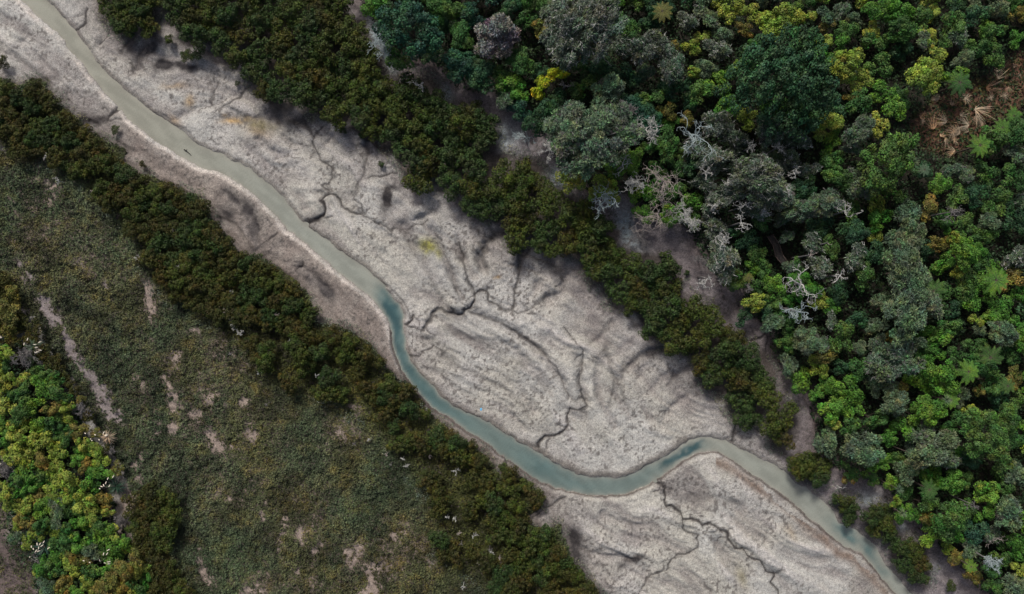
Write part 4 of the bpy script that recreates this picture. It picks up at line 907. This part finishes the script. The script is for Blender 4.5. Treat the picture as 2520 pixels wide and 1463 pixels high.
for i, (x, y, r) in enumerate([(1890,390,20),(1905,420,22),(1870,480,18),(1800,450,18),(1835,505,20),(1940,460,18),(1765,505,18),(1920,360,16),(1850,360,16),(1960,425,14),(1885,520,16),(1740,420,16)]):
    o = snag(x, y, r, 9.2, 'white' if i % 3 else 'grey', 60 + i, 'bleached crooked twigs poking above the grey twiggy grove', (0, 0), nl=5, depth=2, thick=.075)
    o['group'] = 'bleached twig tops of the grey grove'
# dead twigs standing in the left-hand mangroves
STK = [(338,640,12),(425,562,10),(405,635,8),(375,600,7),(405,655,9),(420,700,10),(400,690,8),(570,720,9),(625,730,9),(645,745,12),(555,765,9),(575,805,14),(590,820,12),(570,790,9),(680,775,9),(715,840,7),(640,865,8),(565,870,7),(795,880,7),(780,925,8),(635,920,7),(655,995,8),(730,850,6),(440,650,8),(115,385,9),(170,415,9),(225,470,8),(140,445,10),
       (1000,1148,8),(870,1095,6),(950,1120,6),(1120,1160,9),(1116,1128,8),(960,1145,5),(1055,1125,7),(1120,1280,9),(1100,1275,8),(1135,1340,9),(1130,1315,7),(1210,1360,9),(1170,1320,9),(1205,1355,6),(1230,1375,8),(1140,1445,7),(1275,1448,7),(1350,1422,7),(1175,1390,6),(990,1130,6),(905,1085,6)]
zone_of = lambda x, y: 'upper' if y < 500 else 'middle' if x < 850 else 'lower'
for i, (x, y, r) in enumerate(STK):
    o = snag(x, y, r * .95, 2.2, ['grey', 'dim', 'pink', 'grey'][i % 4], 200 + i, 'small bleached dead twigs rising from the %s part of the brown mangrove belt' % zone_of(x, y), (0, 0), 'dead_mangrove', 3, 2, .03)
    o['group'] = 'dead twigs of the %s brown mangrove belt' % zone_of(x, y)
snag(370,1385,16,1.5,'blue',90,'pale grey-blue twiggy tuft at the bottom edge of the left wood',(.1,-.1),'bare_shrub',7,2,.05)
snag(53,880,26,2.6,'dim',91,'round grey-blue bare shrub in the left wood below the white plumes',(0,0),'bare_shrub',9,3,.045)
snag(15,1152,26,2.6,'dim',92,'grey bare shrub at the left edge beside yellow-green crowns',(0,0),'bare_shrub',9,3,.045)
snag(212,1012,18,1.6,'dim',93,'grey bare shrub between the left wood and the clay track',(0,0),'bare_shrub',7,3,.035)
snag(300,1285,24,1.4,'dim',94,'grey drooping bare shrub beside the pinkish clay patch',(.3,-.3),'bare_shrub',8,3,.035)
snag(272,1105,16,1.4,'dim',95,'small grey bare twigs below the brown plume grass',(0,0),'bare_shrub',6,2,.035)

# ------------------------------------------------------------------ mangroves
MG = []
for v_ in range(7):
    (V, F, T), C, lr = make_crown(1.9, .60, .17, 46, .14, 1.15, 'broad', 800 + v_, .35)
    cm = mesh_np('mangrove_foliage', V, F, FOL['R'], T)
    tm = trunk_mesh('mangrove_stem', 1.7, .08, C, BARK['dim'], 800 + v_)
    MG.append((cm, tm))
def bush(kind, px, py, rp, hh, name='mangrove_bush'):
    cm, tm = MG[random.randrange(len(MG))]; sc = rp * S / 1.9
    x, y, g = solve(px, py, hh)
    root = empty(name, (x, y, g), random.uniform(0, 6.283))
    cr = meshobj('foliage', cm, root); set_mat(cr, FOL[kind]); cr.location = (0, 0, hh); cr.scale = (sc, sc, sc * random.uniform(.8, 1.2))
    tr = meshobj('stem', tm, root); tr.scale = (sc, sc, hh / 1.7)
    return root
THICKET = []; BUSHES = []
def belt(poly, n_try, rmin, rmax, kinds, wts, hlo, hhi, zone, cat='mangrove', gap=.57, avoid=.50, excl=(), mass=None):
    res, _ = fill(poly, n_try, rmin, rmax, avoid, None, None, [(-9999, -9999, 1)], gap, excl)
    for x, y, r in res:
        k = random.choices(kinds, wts)[0]
        if poly is BELT_L:
            di = -sdist(np.array([x]), np.array([y]), MEADOW)[0]
            if di < (1.5 if y < 800 else 6.0) and random.random() < (.3 if y < 800 else .55): continue
        BUSHES.append((r * 1.18, k, x, y, random.uniform(hlo, hhi) * (.8 + .2 * r / rmax), zone(x, y)))
    return len(res)
def zr(x, y):
    if x < 760: return ('dense olive mangrove bush in the wide top end of the belt above the mudflat', 'mangroves of the top end of the right-bank belt')
    if x < 1060: return ('olive mangrove bush in the belt left of the upper muddy path', 'mangroves of the belt beside the upper path')
    if x < 1350: return ('olive mangrove bush in the belt between mudflat and blue-grey path', 'mangroves of the belt beside the middle path')
    if x < 1600: return ('olive mangrove bush in the belt below the sprawling dead tree', 'mangroves of the belt below the dead tree')
    if x < 1800: return ('olive mangrove bush in the belt left of the purple-grey path', 'mangroves of the belt beside the lower path')
    return ('olive mangrove bush at the narrow lower tip of the belt above the creek bend', 'mangroves of the lower tip of the belt')
def zl(x, y):
    if y < 460: return ('brown-green mangrove bush in the upper end of the left-bank belt', 'mangroves of the upper left-bank belt')
    if y < 800: return ('brown-green mangrove bush in the middle of the left-bank belt', 'mangroves of the middle left-bank belt')
    if x < 1080: return ('brown-green mangrove bush in the belt beside the narrow teal creek', 'mangroves of the belt beside the narrow creek')
    return ('brown-green mangrove bush in the lower end of the left-bank belt', 'mangroves of the lower left-bank belt')
fixed = lambda lab, grp: (lambda x, y: (lab, grp))
nb1 = belt(BELT_R, 9000, 20, 36, 'RQK', (58, 32, 10), 1.7, 3.1, zr)
belt(BELT_R2, 700, 14, 26, 'RQ', (70, 30), 1.7, 2.4, fixed('olive mangrove bush in the round clump on the creek bank right of the bend', 'mangroves of the round bank clump'), avoid=.6)
belt(BELT_R3, 500, 10, 18, 'RQ', (50, 50), 1.3, 1.8, fixed('olive mangrove bush in the small clump beside the white driftwood', 'mangroves of the small driftwood clump'), avoid=.5)
belt(BELT_R4, 1200, 14, 26, 'RQK', (60, 30, 10), 1.6, 2.4, fixed('olive mangrove bush in the long clump by the last creek reach', 'mangroves of the last reach'), avoid=.6)
belt(BELT_TOP, 900, 13, 24, 'RQ', (70, 30), 1.5, 2.1, fixed('olive mangrove bush in the ragged clump right of the creek at the top edge', 'mangroves of the ragged top clump'), avoid=.5)
nb2 = belt(BELT_L, 12000, 15, 27, 'KRQ', (50, 32, 18), 1.4, 2.1, zl, gap=.57)
belt(DARKBUSH, 1500, 13, 24, 'KR', (75, 25), 1.5, 2.0, fixed('dark brown mangrove bush in the clump between meadow and left wood', 'mangroves of the dark lower-left clump'), avoid=.4, mass=-99)
belt(EDGE_L, 2500, 10, 20, 'KO', (85, 15), 1.0, 1.5, fixed('dark brown shrub in the strip between left wood and clay track', 'shrubs of the dark strip by the left wood'), avoid=.3, mass=-99)
BUSHES.sort(key=lambda b: -b[0] * (1.0 if -20 < b[2] < 2540 and -20 < b[3] < 1483 else .3))
for r_, k, x, y, hh, zn in BUSHES[:280]:
    tag(bush(k, x, y, r_, hh), zn[0], 'mangrove', zn[1])
THICKET = BUSHES[280:]
o = merged('mangrove_thicket', [(MG[random.randrange(len(MG))][0], k, x, y, r_ * S / 1.9, hh) for r_, k, x, y, hh, zn in THICKET])
tag(o, 'dense thicket of smaller mangroves filling the belts between the larger bushes', 'thicket', kind='stuff')
print('thicket', len(THICKET))
print('belts', nb1, nb2, 'trees', len(TREES), 'right', n_right)
for k, x, y, r, hh, lab in [
 ('R',285,320,13,.7,'lone little mangrove bush on the mud just below the side gully mouth'),
 ('K',352,405,10,.6,'lone little dark mangrove bush on the mud left of the floating log'),
 ('R',417,98,14,.8,'lone round mangrove bush on pale mud below the ragged top clump'),
 ('R',462,138,20,1.0,'mangrove bush of the pair beside the black painted shadow, left one'),
 ('Q',488,135,18,1.0,'mangrove bush of the pair beside the black painted shadow, right one'),
 ('Q',585,205,8,.4,'tiny mangrove seedling bush on the folded grey mud'),
 ('K',8,155,20,1.1,'dark mangrove bush alone at the left edge of the picture'),
 ('R',1045,432,26,1.4,'bright-topped mangrove bush bulging from the belt into the mudflat'),
 ('Q',845,322,12,.6,'small grey-green bush at the belt foot above the meandering rill'),
 ('Q',895,332,14,.7,'small grey-green bush at the belt foot left of the dark rill head'),
 ('Q',938,405,10,.4,'faint low bush on the grey mud between two dark rills'),
 ('R',2338,1442,16,1.0,'lone mangrove bush at the bottom edge near the right corner'),
 ('Q',1690,672,9,.5,'tiny bush alone on the purple-grey path'),
 ('R',1240,1150,14,1.0,'narrow mangrove bush beside the short bank gully'),
]:
    tag(bush(k, x, y, r, hh), lab, 'mangrove')

# ------------------------------------------------------------------ ferns, flax, cabbage trees, straw tussocks
def fern_mesh(seed, Rf=2.1, n=11):
    r = np.random.default_rng(seed); P, Nn, Al, Sz, T = [], [], [], [], []
    tb = Tubes()
    for i in range(n):
        a = i * 6.283 / n + r.uniform(-.12, .12); L_ = Rf * r.uniform(.85, 1.1); d = np.array([math.cos(a), math.sin(a), 0]); s = np.array([-d[1], d[0], 0])
        t = np.linspace(0, 1, 24); curve = d[None] * (L_ * t)[:, None] + np.array([0, 0, 1])[None] * (L_ * (.42 * t - .62 * t * t))[:, None]
        tb.tube(curve[::3], .03, .012, 3)
        for j in range(2, 24):
            w = .25 * L_ * math.sin(math.pi * min(1, t[j] * .93 + .06)) ** .8 * (1 - .25 * t[j])
            for sg in (-1, 1):
                al = norm(s * sg + d * .35 + np.array([0, 0, -.22]))
                P.append(curve[j] + al * w * .5); Al.append(al); Nn.append(norm(np.array([0, 0, 1]) + r.normal(0, .08, 3))); Sz.append(w); T.append(np.ones(3) * r.uniform(.75, 1.25))
    P, Nn, Al, Sz, T = map(np.array, (P, Nn, Al, Sz, T))
    Tn = norm(Al - Nn * np.sum(Al * Nn, -1, keepdims=True)); B = np.cross(Nn, Tn); hl = (Sz * .5)[:, None]; hw = .036
    V = np.stack([P - Tn * hl - B * hw, P - Tn * hl + B * hw, P + Tn * hl + B * hw * .2, P + Tn * hl - B * hw * .2], 1).reshape(-1, 3)
    return mesh_np('fern_fronds', V, np.arange(len(V)).reshape(-1, 4), FOL['F'], np.repeat(T, 4, 0)), tb.mesh('frond_ribs', BARK['brown'])
FERN = [fern_mesh(900 + i) for i in range(3)]
tt = Tubes(); tt.tube([(0, 0, -.3), (.05, .02, .5), (0, 0, 1.0)], .16, .10, 8); FTR = tt.mesh('fern_trunk', BARK['brown'])
def fern(px, py, rp, hh, lab, mat='F'):
    x, y, g = solve(px, py, hh); root = empty('tree_fern', (x, y, g), random.uniform(0, 6)); tag(root, lab, 'tree fern', 'tree ferns in the forest')
    fm, rm = random.choice(FERN); s = rp * S / 2.1
    f = meshobj('fronds', fm, root); f.location = (0, 0, hh); f.scale = (s, s, s); set_mat(f, FOL[mat])
    b = meshobj('frond_ribs', rm, f)
    t = meshobj('trunk', FTR, root); t.scale = (1, 1, hh)
for x, y, r, hh, lab, m in [
 (2362,203,34,5.5,'large dull green tree fern above the straw clearing','M'),(2467,314,24,5.5,'bright tree fern right of the straw clearing','F'),
 (2495,285,22,5.5,'bright tree fern at the right edge level with the straw clearing','F'),(2412,358,30,6.5,'yellowish tree fern just below the straw clearing','F'),
 (1630,28,26,8.5,'olive tree fern at the top edge beside the tangled grey tree','O'),(2297,717,34,6.5,'tree fern above and right of the broadest feathery tree','M'),
 (2452,690,36,7.0,'pale spreading tree fern near the right edge at mid height','F'),(2437,880,34,6.0,'dull green tree fern right above the lone bright fern','M'),
 (2384,915,30,7.5,'lone bright mid green tree fern with few broad fronds','F'),(2287,1205,26,7.0,'dark green tree fern standing in a black gap lower right','M'),
 (1842,684,14,4.5,'small olive tree fern at the forest edge below the arched white snag','O'),(2275,418,16,5.0,'spiky pale fern right of the round green tree','G'),
 (2390,1395,18,6.0,'yellow-green tree fern near the lower right corner','F'),(2340,985,26,6.0,'pale green tree fern left of the broad mid green tree','F'),
 (2480,950,22,6.0,'dull tree fern at the right edge below the olive one','M')]:
    fern(x, y, r, hh, lab, m)

def blades(seed, n, L_, w, droop, elev=(.2, 1.2), lean=(0, 0)):
    r = np.random.default_rng(seed); V, F, T = [], [], []; k = 0
    for i in range(n):
        a = r.uniform(0, 6.283); e = r.uniform(*elev); l = L_ * r.uniform(.65, 1.1)
        d = np.array([math.cos(a) * math.cos(e) + lean[0], math.sin(a) * math.cos(e) + lean[1], math.sin(e)]); s = norm(np.cross(d, [0, 0, 1]) + 1e-5) * w * .5
        tn = np.ones(3) * r.uniform(.6, 1.35)
        for q, t in enumerate((0, .35, .7, 1)):
            p = d * l * t - np.array([0, 0, droop * l * t * t]); ww = s * (1, 1, .7, .08)[q]
            V += [p - ww, p + ww]; T += [tn, tn]
            if q: F.append((k - 2, k - 1, k + 1, k)) if False else F.append((k - 2, k - 1, k + 1, k))
            k += 2
    return np.array(V), np.array(F), np.array(T)
V, F, T = blades(31, 130, 1.7, .085, .45, (.1, 1.25)); FLAX = mesh_np('flax_blades', V, F, FOL['X'], T)
V, F, T = blades(32, 38, 1.5, .042, .30, (.0, .7)); STRAW = [mesh_np('straw_blades', V, F, FOL['S'], T)]
for q in range(3):
    V, F, T = blades(33 + q, 34, 1.7, .042, .25, (.0, .6), ((.9, .3), (-.5, .9), (.2, -1.1))[q]); STRAW.append(mesh_np('straw_blades', V, F, FOL['S'], T))
V, F, T = blades(41, 70, .95, .06, .25, (-.1, 1.3)); CAB = mesh_np('sword_leaves', V, F, FOL['G'], T)
def spindle(Lp=.55, rp=.085):
    tb = Tubes(); t = np.linspace(0, 1, 7); k = 6
    V = []; F = []
    for i, u in enumerate(t):
        rr = rp * math.sin(math.pi * (u * .86 + .07)) ** .7
        for j in range(k): V.append((math.cos(j * 6.283 / k) * rr, math.sin(j * 6.283 / k) * rr, u * Lp))
    for i in range(6):
        for j in range(k): F.append((i * k + j, i * k + (j + 1) % k, (i + 1) * k + (j + 1) % k, (i + 1) * k + j))
    return mesh_np('plume_head', np.array(V), np.array(F), WHITE, None, True)
SPN = spindle()
st_ = Tubes(); st_.tube([(0, 0, 0), (.02, 0, .5), (0, 0, 1)], .02, .012, 3); STALK = st_.mesh('plume_stalk', BARK['pink'])
def plumed(px, py, rp, plumes, lab, mat='X', hh=.6, name='flax_clump'):
    x, y, g = solve(px, py, hh); g += 1.6
    x, y = world_at(px, py, g + hh); root = empty(name, (x, y, g - 1.6)); tag(root, lab, 'flax')
    f = meshobj('leaves', FLAX, root); s = rp * S / 1.55; f.scale = (s, s, s); f.location = (0, 0, 1.6); set_mat(f, FOL[mat])
    for qx, qy in plumes:
        hx = world_at(qx, qy, g + 2.4); dx, dy = hx[0] - x, hx[1] - y
        d = Vector((dx, dy, 2.4)); e = Euler(d.to_track_quat('Z', 'Y').to_euler())
        stk = meshobj('stalk', STALK, root); stk.location = (0, 0, 1.6); stk.rotation_euler = e; stk.scale = (1, 1, d.length)
        hd = meshobj('plume', SPN, root); hd.location = (dx, dy, 1.6 + 2.4); hd.scale = (.85, .85, .85)
        hd.rotation_euler = Euler((random.uniform(.7, 1.3), 0, math.atan2(dy, dx) - 1.57 + random.uniform(-.4, .4)))
plumed(108,1348,34,[(77,1343),(91,1336),(101,1336),(110,1331),(107,1341),(123,1347),(81,1349),(91,1353),(99,1356),(88,1363),(72,1372),(96,1345)],'dark teal flax clump with a dozen white plumes in the lower left wood')
plumed(282,1200,27,[(281,1170),(267,1175),(262,1185),(254,1192),(271,1193),(247,1197),(244,1202)],'dark green flax clump with white plumes beside the clay patch of the left wood')
plumed(262,1078,20,[(257,1062),(263,1068),(233,1069),(222,1080),(243,1081),(224,1085),(208,1066),(266,1070)],'brown plume grass with white heads above the clay track end','S')
plumed(78,853,24,[(69,832),(60,844),(102,841),(90,848),(94,855),(97,867),(103,863),(93,869)],'grey-green flax clump with white plumes at the top of the left wood','G')
plumed(262,1372,16,[(270,1352),(256,1360),(266,1360),(272,1383),(247,1383),(219,1384),(262,1388),(204,1380),(272,1388)],'green plume grass with scattered white heads near the bottom of the left wood','M')
plumed(8,830,14,[(4,829),(5,832)],'small plume grass with white heads at the left edge','G')
plumed(2,1145,10,[(3,1142)],'single white plume at the left edge beside the grey shrub','G')
SCALE_STR = [(2275,296,16),(2310,245,14),(2330,300,18),(2300,318,22),(2345,325,26),(2400,268,30),(2430,215,24),(2455,195,18),(2475,235,18),(2500,165,8),(2340,260,12),(2365,285,14),(2380,240,22),(2420,300,12),(2385,308,24),(2365,330,26),(2350,345,20),(2265,290,12),(2405,285,18),(2330,340,14),(2510,185,8),(2350,370,16),(2245,345,10),(2385,325,12),(2440,240,14),(2480,215,12),(2465,175,9),(2315,335,14)]
sp = [('upper', lambda x, y: y < 235), ('middle', lambda x, y: y < 300), ('lower', lambda x, y: True)]
for i, (x, y, r) in enumerate(SCALE_STR):
    X, Y, g = solve(x, y, .8)
    zone = next(n for n, f in sp if f(x, y))
    root = meshobj('straw_tussock', STRAW[i % 4]); root.location = (X, Y, g + random.uniform(.3, .9)); root.rotation_euler = (random.uniform(-.25, .25), random.uniform(-.25, .25), random.uniform(0, 6)); s = r * S / 1.7; root.scale = (s, s, s)
    tag(root, 'tussock of dry tan straw in the %s part of the forest clearing' % zone, 'straw tussock', 'straw tussocks in the %s clearing' % zone)
for x, y, hh, lab in [(2212,1205,6.5,'pale spiky cabbage tree head above the lower foreshore'),(2220,1264,5.5,'pale spiky cabbage tree head beside the long mangrove clump'),(2330,985,8,'spiky cabbage tree head among bright crowns left of the broad green tree'),(2245,1118,7,'small dark spiky cabbage tree head left of the pale-limbed tree'),(2250,400,6,'pale spiky cabbage tree head right of the round green tree')]:
    X, Y, g = solve(x, y, hh); root = empty('cabbage_tree', (X, Y, g)); tag(root, lab, 'cabbage tree')
    c_ = meshobj('leaf_head', CAB, root); c_.location = (0, 0, hh); t = meshobj('trunk', FTR, root); t.scale = (.7, .7, hh)

# ------------------------------------------------------------------ ground cover (stuff)
def scatter(n, test, box, r):
    x = r.uniform(box[0], box[2], n); y = r.uniform(box[1], box[3], n)
    X, Y = gx(x), gy(y); m = test(x, y, X, Y); return X[m], Y[m]
r = np.random.default_rng(77)
def in_meadow(x, y, X, Y):
    d = np.maximum(lookup(dME, X, Y), lookup(dBL, X, Y)); b = lookup(bare, X, Y)
    sc_ = (lookup(dSC, X, Y) > .2) & (r.random(len(x)) < .4 * sstep(.35, .6, fbm(X, Y, .5, 470, 3)) + .05); d = np.where(sc_, 1., d)
    return (d > .1) & (r.random(len(x)) > b * 1.2) & (r.random(len(x)) > .55 * lookup(faint, X, Y)) & (lookup(dFL, X, Y) < .5)
Xs, Ys = scatter(900000, in_meadow, (-80, 190, 1500, 1560), r)
n = len(Xs); hum = fbm(Xs, Ys, 1.3, 400, 3, .6); hum2 = fbm(Xs, Ys, .25, 410, 2)
hgt = (.15 + .85 * sstep(.38, .68, hum)) * (.5 + .6 * hum2) * r.uniform(.5, 1, n)
P = np.stack([Xs, Ys, gz(Xs, Ys) + hgt * .8 + .05], -1)
Nn = norm(r.normal(0, .6, (n, 3)) + np.array([0, 0, .8]))
hue = fbm(Xs, Ys, .12, 430, 3)
T = np.empty((n, 3)); T[:] = (1, 1, 1)
T = lerp(T, np.array((.84, .97, .90)), sstep(.40, .66, hue)); T = lerp(T, np.array((1.02, .94, .74)), sstep(.54, .34, hue))
T = lerp(T, np.array((1.75, 1.40, 1.35)), lookup(faint, Xs, Ys) * .7)
bel = sstep(-1, 2.5, lookup(dBL, Xs, Ys)); T = lerp(T, np.array((.78, .72, .40)), bel)
nbz = sstep(.25, .75, fbm(Xs, Ys, .35, 460, 3)); T = T * (.60 + .70 * nbz)[:, None]
T *= r.normal(1, .26, n).clip(.4, 2)[:, None]
V, F, TT = leaf_quads(P, Nn, r.uniform(.13, .24, n), 1.5, None, T, r)
scrub = meshobj('low_scrub', mesh_np('low_scrub', V, F, FOL['A'], TT)); tag(scrub, 'low grey-olive salt scrub covering the meadow left of the creek', 'ground cover', kind='stuff')
print('scrub', n)
# forest undergrowth
def in_forest(x, y, X, Y):
    d = lookup(np.maximum(dFR, dFL), X, Y)
    q = sdist(x.astype(np.float32), y.astype(np.float32), [(1885,575),(1925,600),(1952,660),(1945,690),(1925,690),(1900,630),(1880,590)])
    return (d > -.3) & (q < .2)
Xs, Ys = scatter(330000, in_forest, (-100, -100, 2680, 1560), r)
n = len(Xs); hum = fbm(Xs, Ys, .8, 500, 3, .6)
cl = lookup(sstep(-1, 1, dCL), Xs, Ys)
hgt = (.1 + 2.6 * sstep(.35, .7, hum)) * r.uniform(.3, 1, n) * (1 - .75 * cl)
P = np.stack([Xs, Ys, gz(Xs, Ys) + hgt + .05], -1); Nn = norm(r.normal(0, .6, (n, 3)) + np.array([0, 0, .8]))
T = np.ones((n, 3)); T = lerp(T, np.array((2.9, 1.35, 1.3)), cl * (r.random(n) < .65)); T *= r.normal(1, .3, n).clip(.4, 2)[:, None]
V, F, TT = leaf_quads(P, Nn, r.uniform(.2, .4, n), 1.6, None, T, r)
ug = meshobj('undergrowth', mesh_np('undergrowth', V, F, FOL['U'], TT)); tag(ug, 'dark leafy undergrowth filling the gaps of the forest', 'undergrowth', kind='stuff')
# pale mangrove shoots fringing the belts
def fringe(x, y, X, Y):
    d = lookup(np.maximum(dBR, dBL), X, Y); k = fbm(X, Y, .3, 520, 2)
    return (d > -1.1) & (d < .5) & (k > .50) & (lookup(dW, X, Y) > .4)
Xs, Ys = scatter(420000, fringe, (-80, -60, 2400, 1540), r)
n = len(Xs); P = np.stack([Xs, Ys, gz(Xs, Ys) + r.uniform(.1, .5, n)], -1)
T = np.ones((n, 3)) * r.normal(.8, .3, n).clip(.3, 1.6)[:, None]
V, F, TT = leaf_quads(P, norm(r.normal(0, .5, (n, 3)) + np.array([0, 0, .9])), r.uniform(.09, .17, n), 1.4, None, T, r)
sh = meshobj('mangrove_shoots', mesh_np('mangrove_shoots', V, F, FOL['J'], TT)); tag(sh, 'pale grey-green young shoots fringing the mangrove belts', 'shoots', kind='stuff')
# fallen twigs and debris on the foreshore
tb = Tubes(); cnt = 0
for _ in range(4000):
    x, y = r.uniform(880, 2480), r.uniform(20, 1463)
    X, Y = float(gx(x)), float(gy(y))
    if not (lookup(pf, X, Y) > .5) or lookup(dFR, X, Y) < -4.5: continue
    a = r.uniform(0, 6.283); pts, _d = wander((X, Y, float(gz(X, Y)) + .06), (math.cos(a), math.sin(a), .02), r.uniform(.4, 1.6), 4, .22, r)
    tb.tube(pts, .028, .012, 3); cnt += 1
    if cnt > 420: break
tw = meshobj('twig_litter', tb.mesh('twig_litter', BARK['dim'])); tag(tw, 'grey fallen twigs strewn along the muddy path by the forest', 'twig litter', kind='stuff')

# ------------------------------------------------------------------ boardwalk, log, scrap
LPT = [(1888,583),(1902,605),(1908,631),(1927,655),(1936,683)]; RPT = [(1902,577),(1918,603),(1926,628),(1943,653),(1951,679)]
zb = float(gz(float(gx(1920)), float(gy(630)))) + 1.2
heights = [zb + 1.0, zb + 1.0, zb + 1.0, zb + .95, zb + .2]
lw = [Vector((*world_at(a, b, z), z)) for (a, b), z in zip(LPT, heights)]; rw = [Vector((*world_at(a, b, z), z)) for (a, b), z in zip(RPT, heights)]
org = (lw[2] + rw[2]) / 2; org.z = zb - 1.2
bw = empty('boardwalk', org); tag(bw, 'dark timber boardwalk with edge rails and steps in a forest gap', 'boardwalk')
def boxes(name, items, mat, parent):
    V, F = [], []
    for a, b, w, h in items:
        a, b = Vector(a), Vector(b); d = (b - a).normalized(); s = d.cross(Vector((0, 0, 1)))
        s = s.normalized() * w / 2; u = s.normalized().cross(d) * h / 2; k = len(V)
        for p_ in (a, b):
            for q in (-s - u, s - u, s + u, -s + u): V.append(tuple(p_ + q - org))
        F += [(k, k + 3, k + 2, k + 1), (k + 4, k + 5, k + 6, k + 7)] + [(k + i, k + (i + 1) % 4, k + 4 + (i + 1) % 4, k + 4 + i) for i in range(4)]
    return meshobj(name, mesh_np(name, np.array(V), np.array(F), mat), parent)
pl = []
for i in range(3):
    n = max(2, int((lw[i + 1] - lw[i]).length / .16))
    for j in range(n): t = (j + .5) / n; pl.append((lw[i].lerp(lw[i + 1], t), rw[i].lerp(rw[i + 1], t), .135, .04))
boxes('deck', pl, TIMBER, bw)
for j in range(5):
    t = (j + .5) / 5; a, b = lw[3].lerp(lw[4], t), rw[3].lerp(rw[4], t); boxes('step', [(a, b, .24, .05)], TIMBER, bw); boxes('step_nosing', [(a + Vector((.02, .14, .035)), b + Vector((.02, .14, .035)), .05, .03)], RAILM, bw)
for side in (lw, rw):
    boxes('edge_rail', [(side[i] + Vector((0, 0, .07)), side[i + 1] + Vector((0, 0, .07)), .09, .09) for i in range(4)], RAILM, bw)
for side in (lw, rw):
    for p_ in side: boxes('post', [(p_ - Vector((.0, .001, 1.9)), p_ + Vector((0, 0, .02)), .1, .1)], TIMBER, bw)

x, y = float(gx(462)), float(gy(375)); tb = Tubes(); r2 = np.random.default_rng(4)
tb.tube([(-.55, .42, .0), (-.3, .22, .05), (0, 0, .06), (.3, -.26, .03), (.6, -.6, -.04)], .10, .035, 8)
lg = meshobj('log', tb.mesh('log', WETLOG)); lg.location = (x, y, .02); tag(lg, 'short dark log floating in the pale creek', 'log')
tb = Tubes(); tb.tube([(-.1, .42, .03), (-.28, .2, .05), (-.42, .1, .04)], .04, .02, 5); k = meshobj('branch_stub', tb.mesh('stub', WETLOG), lg)
x, y = float(gx(1184)), float(gy(1007)); z = float(gz(x, y)) + .05
g_ = 7; aa, bb = np.meshgrid(np.linspace(-.13, .13, g_), np.linspace(-.2, .2, g_)); zz = r2.uniform(0, .07, aa.shape)
ids = np.arange(g_ * g_).reshape(g_, g_); F = np.stack([ids[:-1, :-1], ids[:-1, 1:], ids[1:, 1:], ids[1:, :-1]], -1).reshape(-1, 4)
sc_ = meshobj('plastic_scrap', mesh_np('plastic_scrap', np.stack([aa + r2.normal(0, .01, aa.shape), bb, zz], -1).reshape(-1, 3), F, BLUE)); sc_.location = (x, y, z)
mo = sc_.modifiers.new('thick', 'SOLIDIFY'); mo.thickness = .01
tag(sc_, 'tiny blue crumpled plastic scrap lying on the pale mudflat', 'litter')

# ------------------------------------------------------------------ light, sky, camera
SUN_EL, SUN_AZ = math.radians(47), math.radians(-20)     # from the upper left of the picture
w = bpy.data.worlds.new('World'); SC.world = w; w.use_nodes = True
N = w.node_tree.nodes; L = w.node_tree.links; N.clear()
sky = N.new('ShaderNodeTexSky'); sky.sky_type = 'NISHITA'; sky.sun_disc = False; sky.sun_elevation = SUN_EL; sky.sun_rotation = SUN_AZ
sky.dust_density = 6.0; sky.ozone_density = 1.0
bg = N.new('ShaderNodeBackground'); bg.inputs['Strength'].default_value = .05
wo = N.new('ShaderNodeOutputWorld'); L.new(sky.outputs[0], bg.inputs[0]); L.new(bg.outputs[0], wo.inputs[0])
sl = bpy.data.lights.new('sun', 'SUN'); sl.energy = 1.5; sl.angle = math.radians(10); sl.color = (1.0, .96, .90)
so = link(bpy.data.objects.new('sun', sl)); 
d = Vector((math.sin(SUN_AZ) * math.cos(SUN_EL), math.cos(SUN_AZ) * math.cos(SUN_EL), math.sin(SUN_EL)))
so.rotation_euler = d.to_track_quat('Z', 'Y').to_euler(); so.location = d * 60
cam = bpy.data.cameras.new('camera'); cam.lens = LENS; cam.sensor_width = 36; cam.clip_end = 9000; cam.clip_start = 1
co = link(bpy.data.objects.new('camera', cam)); co.location = (0, 0, H); co.rotation_euler = (0, 0, 0)
SC.camera = co
SC.view_settings.view_transform = 'Standard'; SC.view_settings.look = 'None'; SC.view_settings.gamma = 1.0
SC.view_settings.exposure = 0.80
SC.cycles.max_bounces = 5; SC.cycles.diffuse_bounces = 3
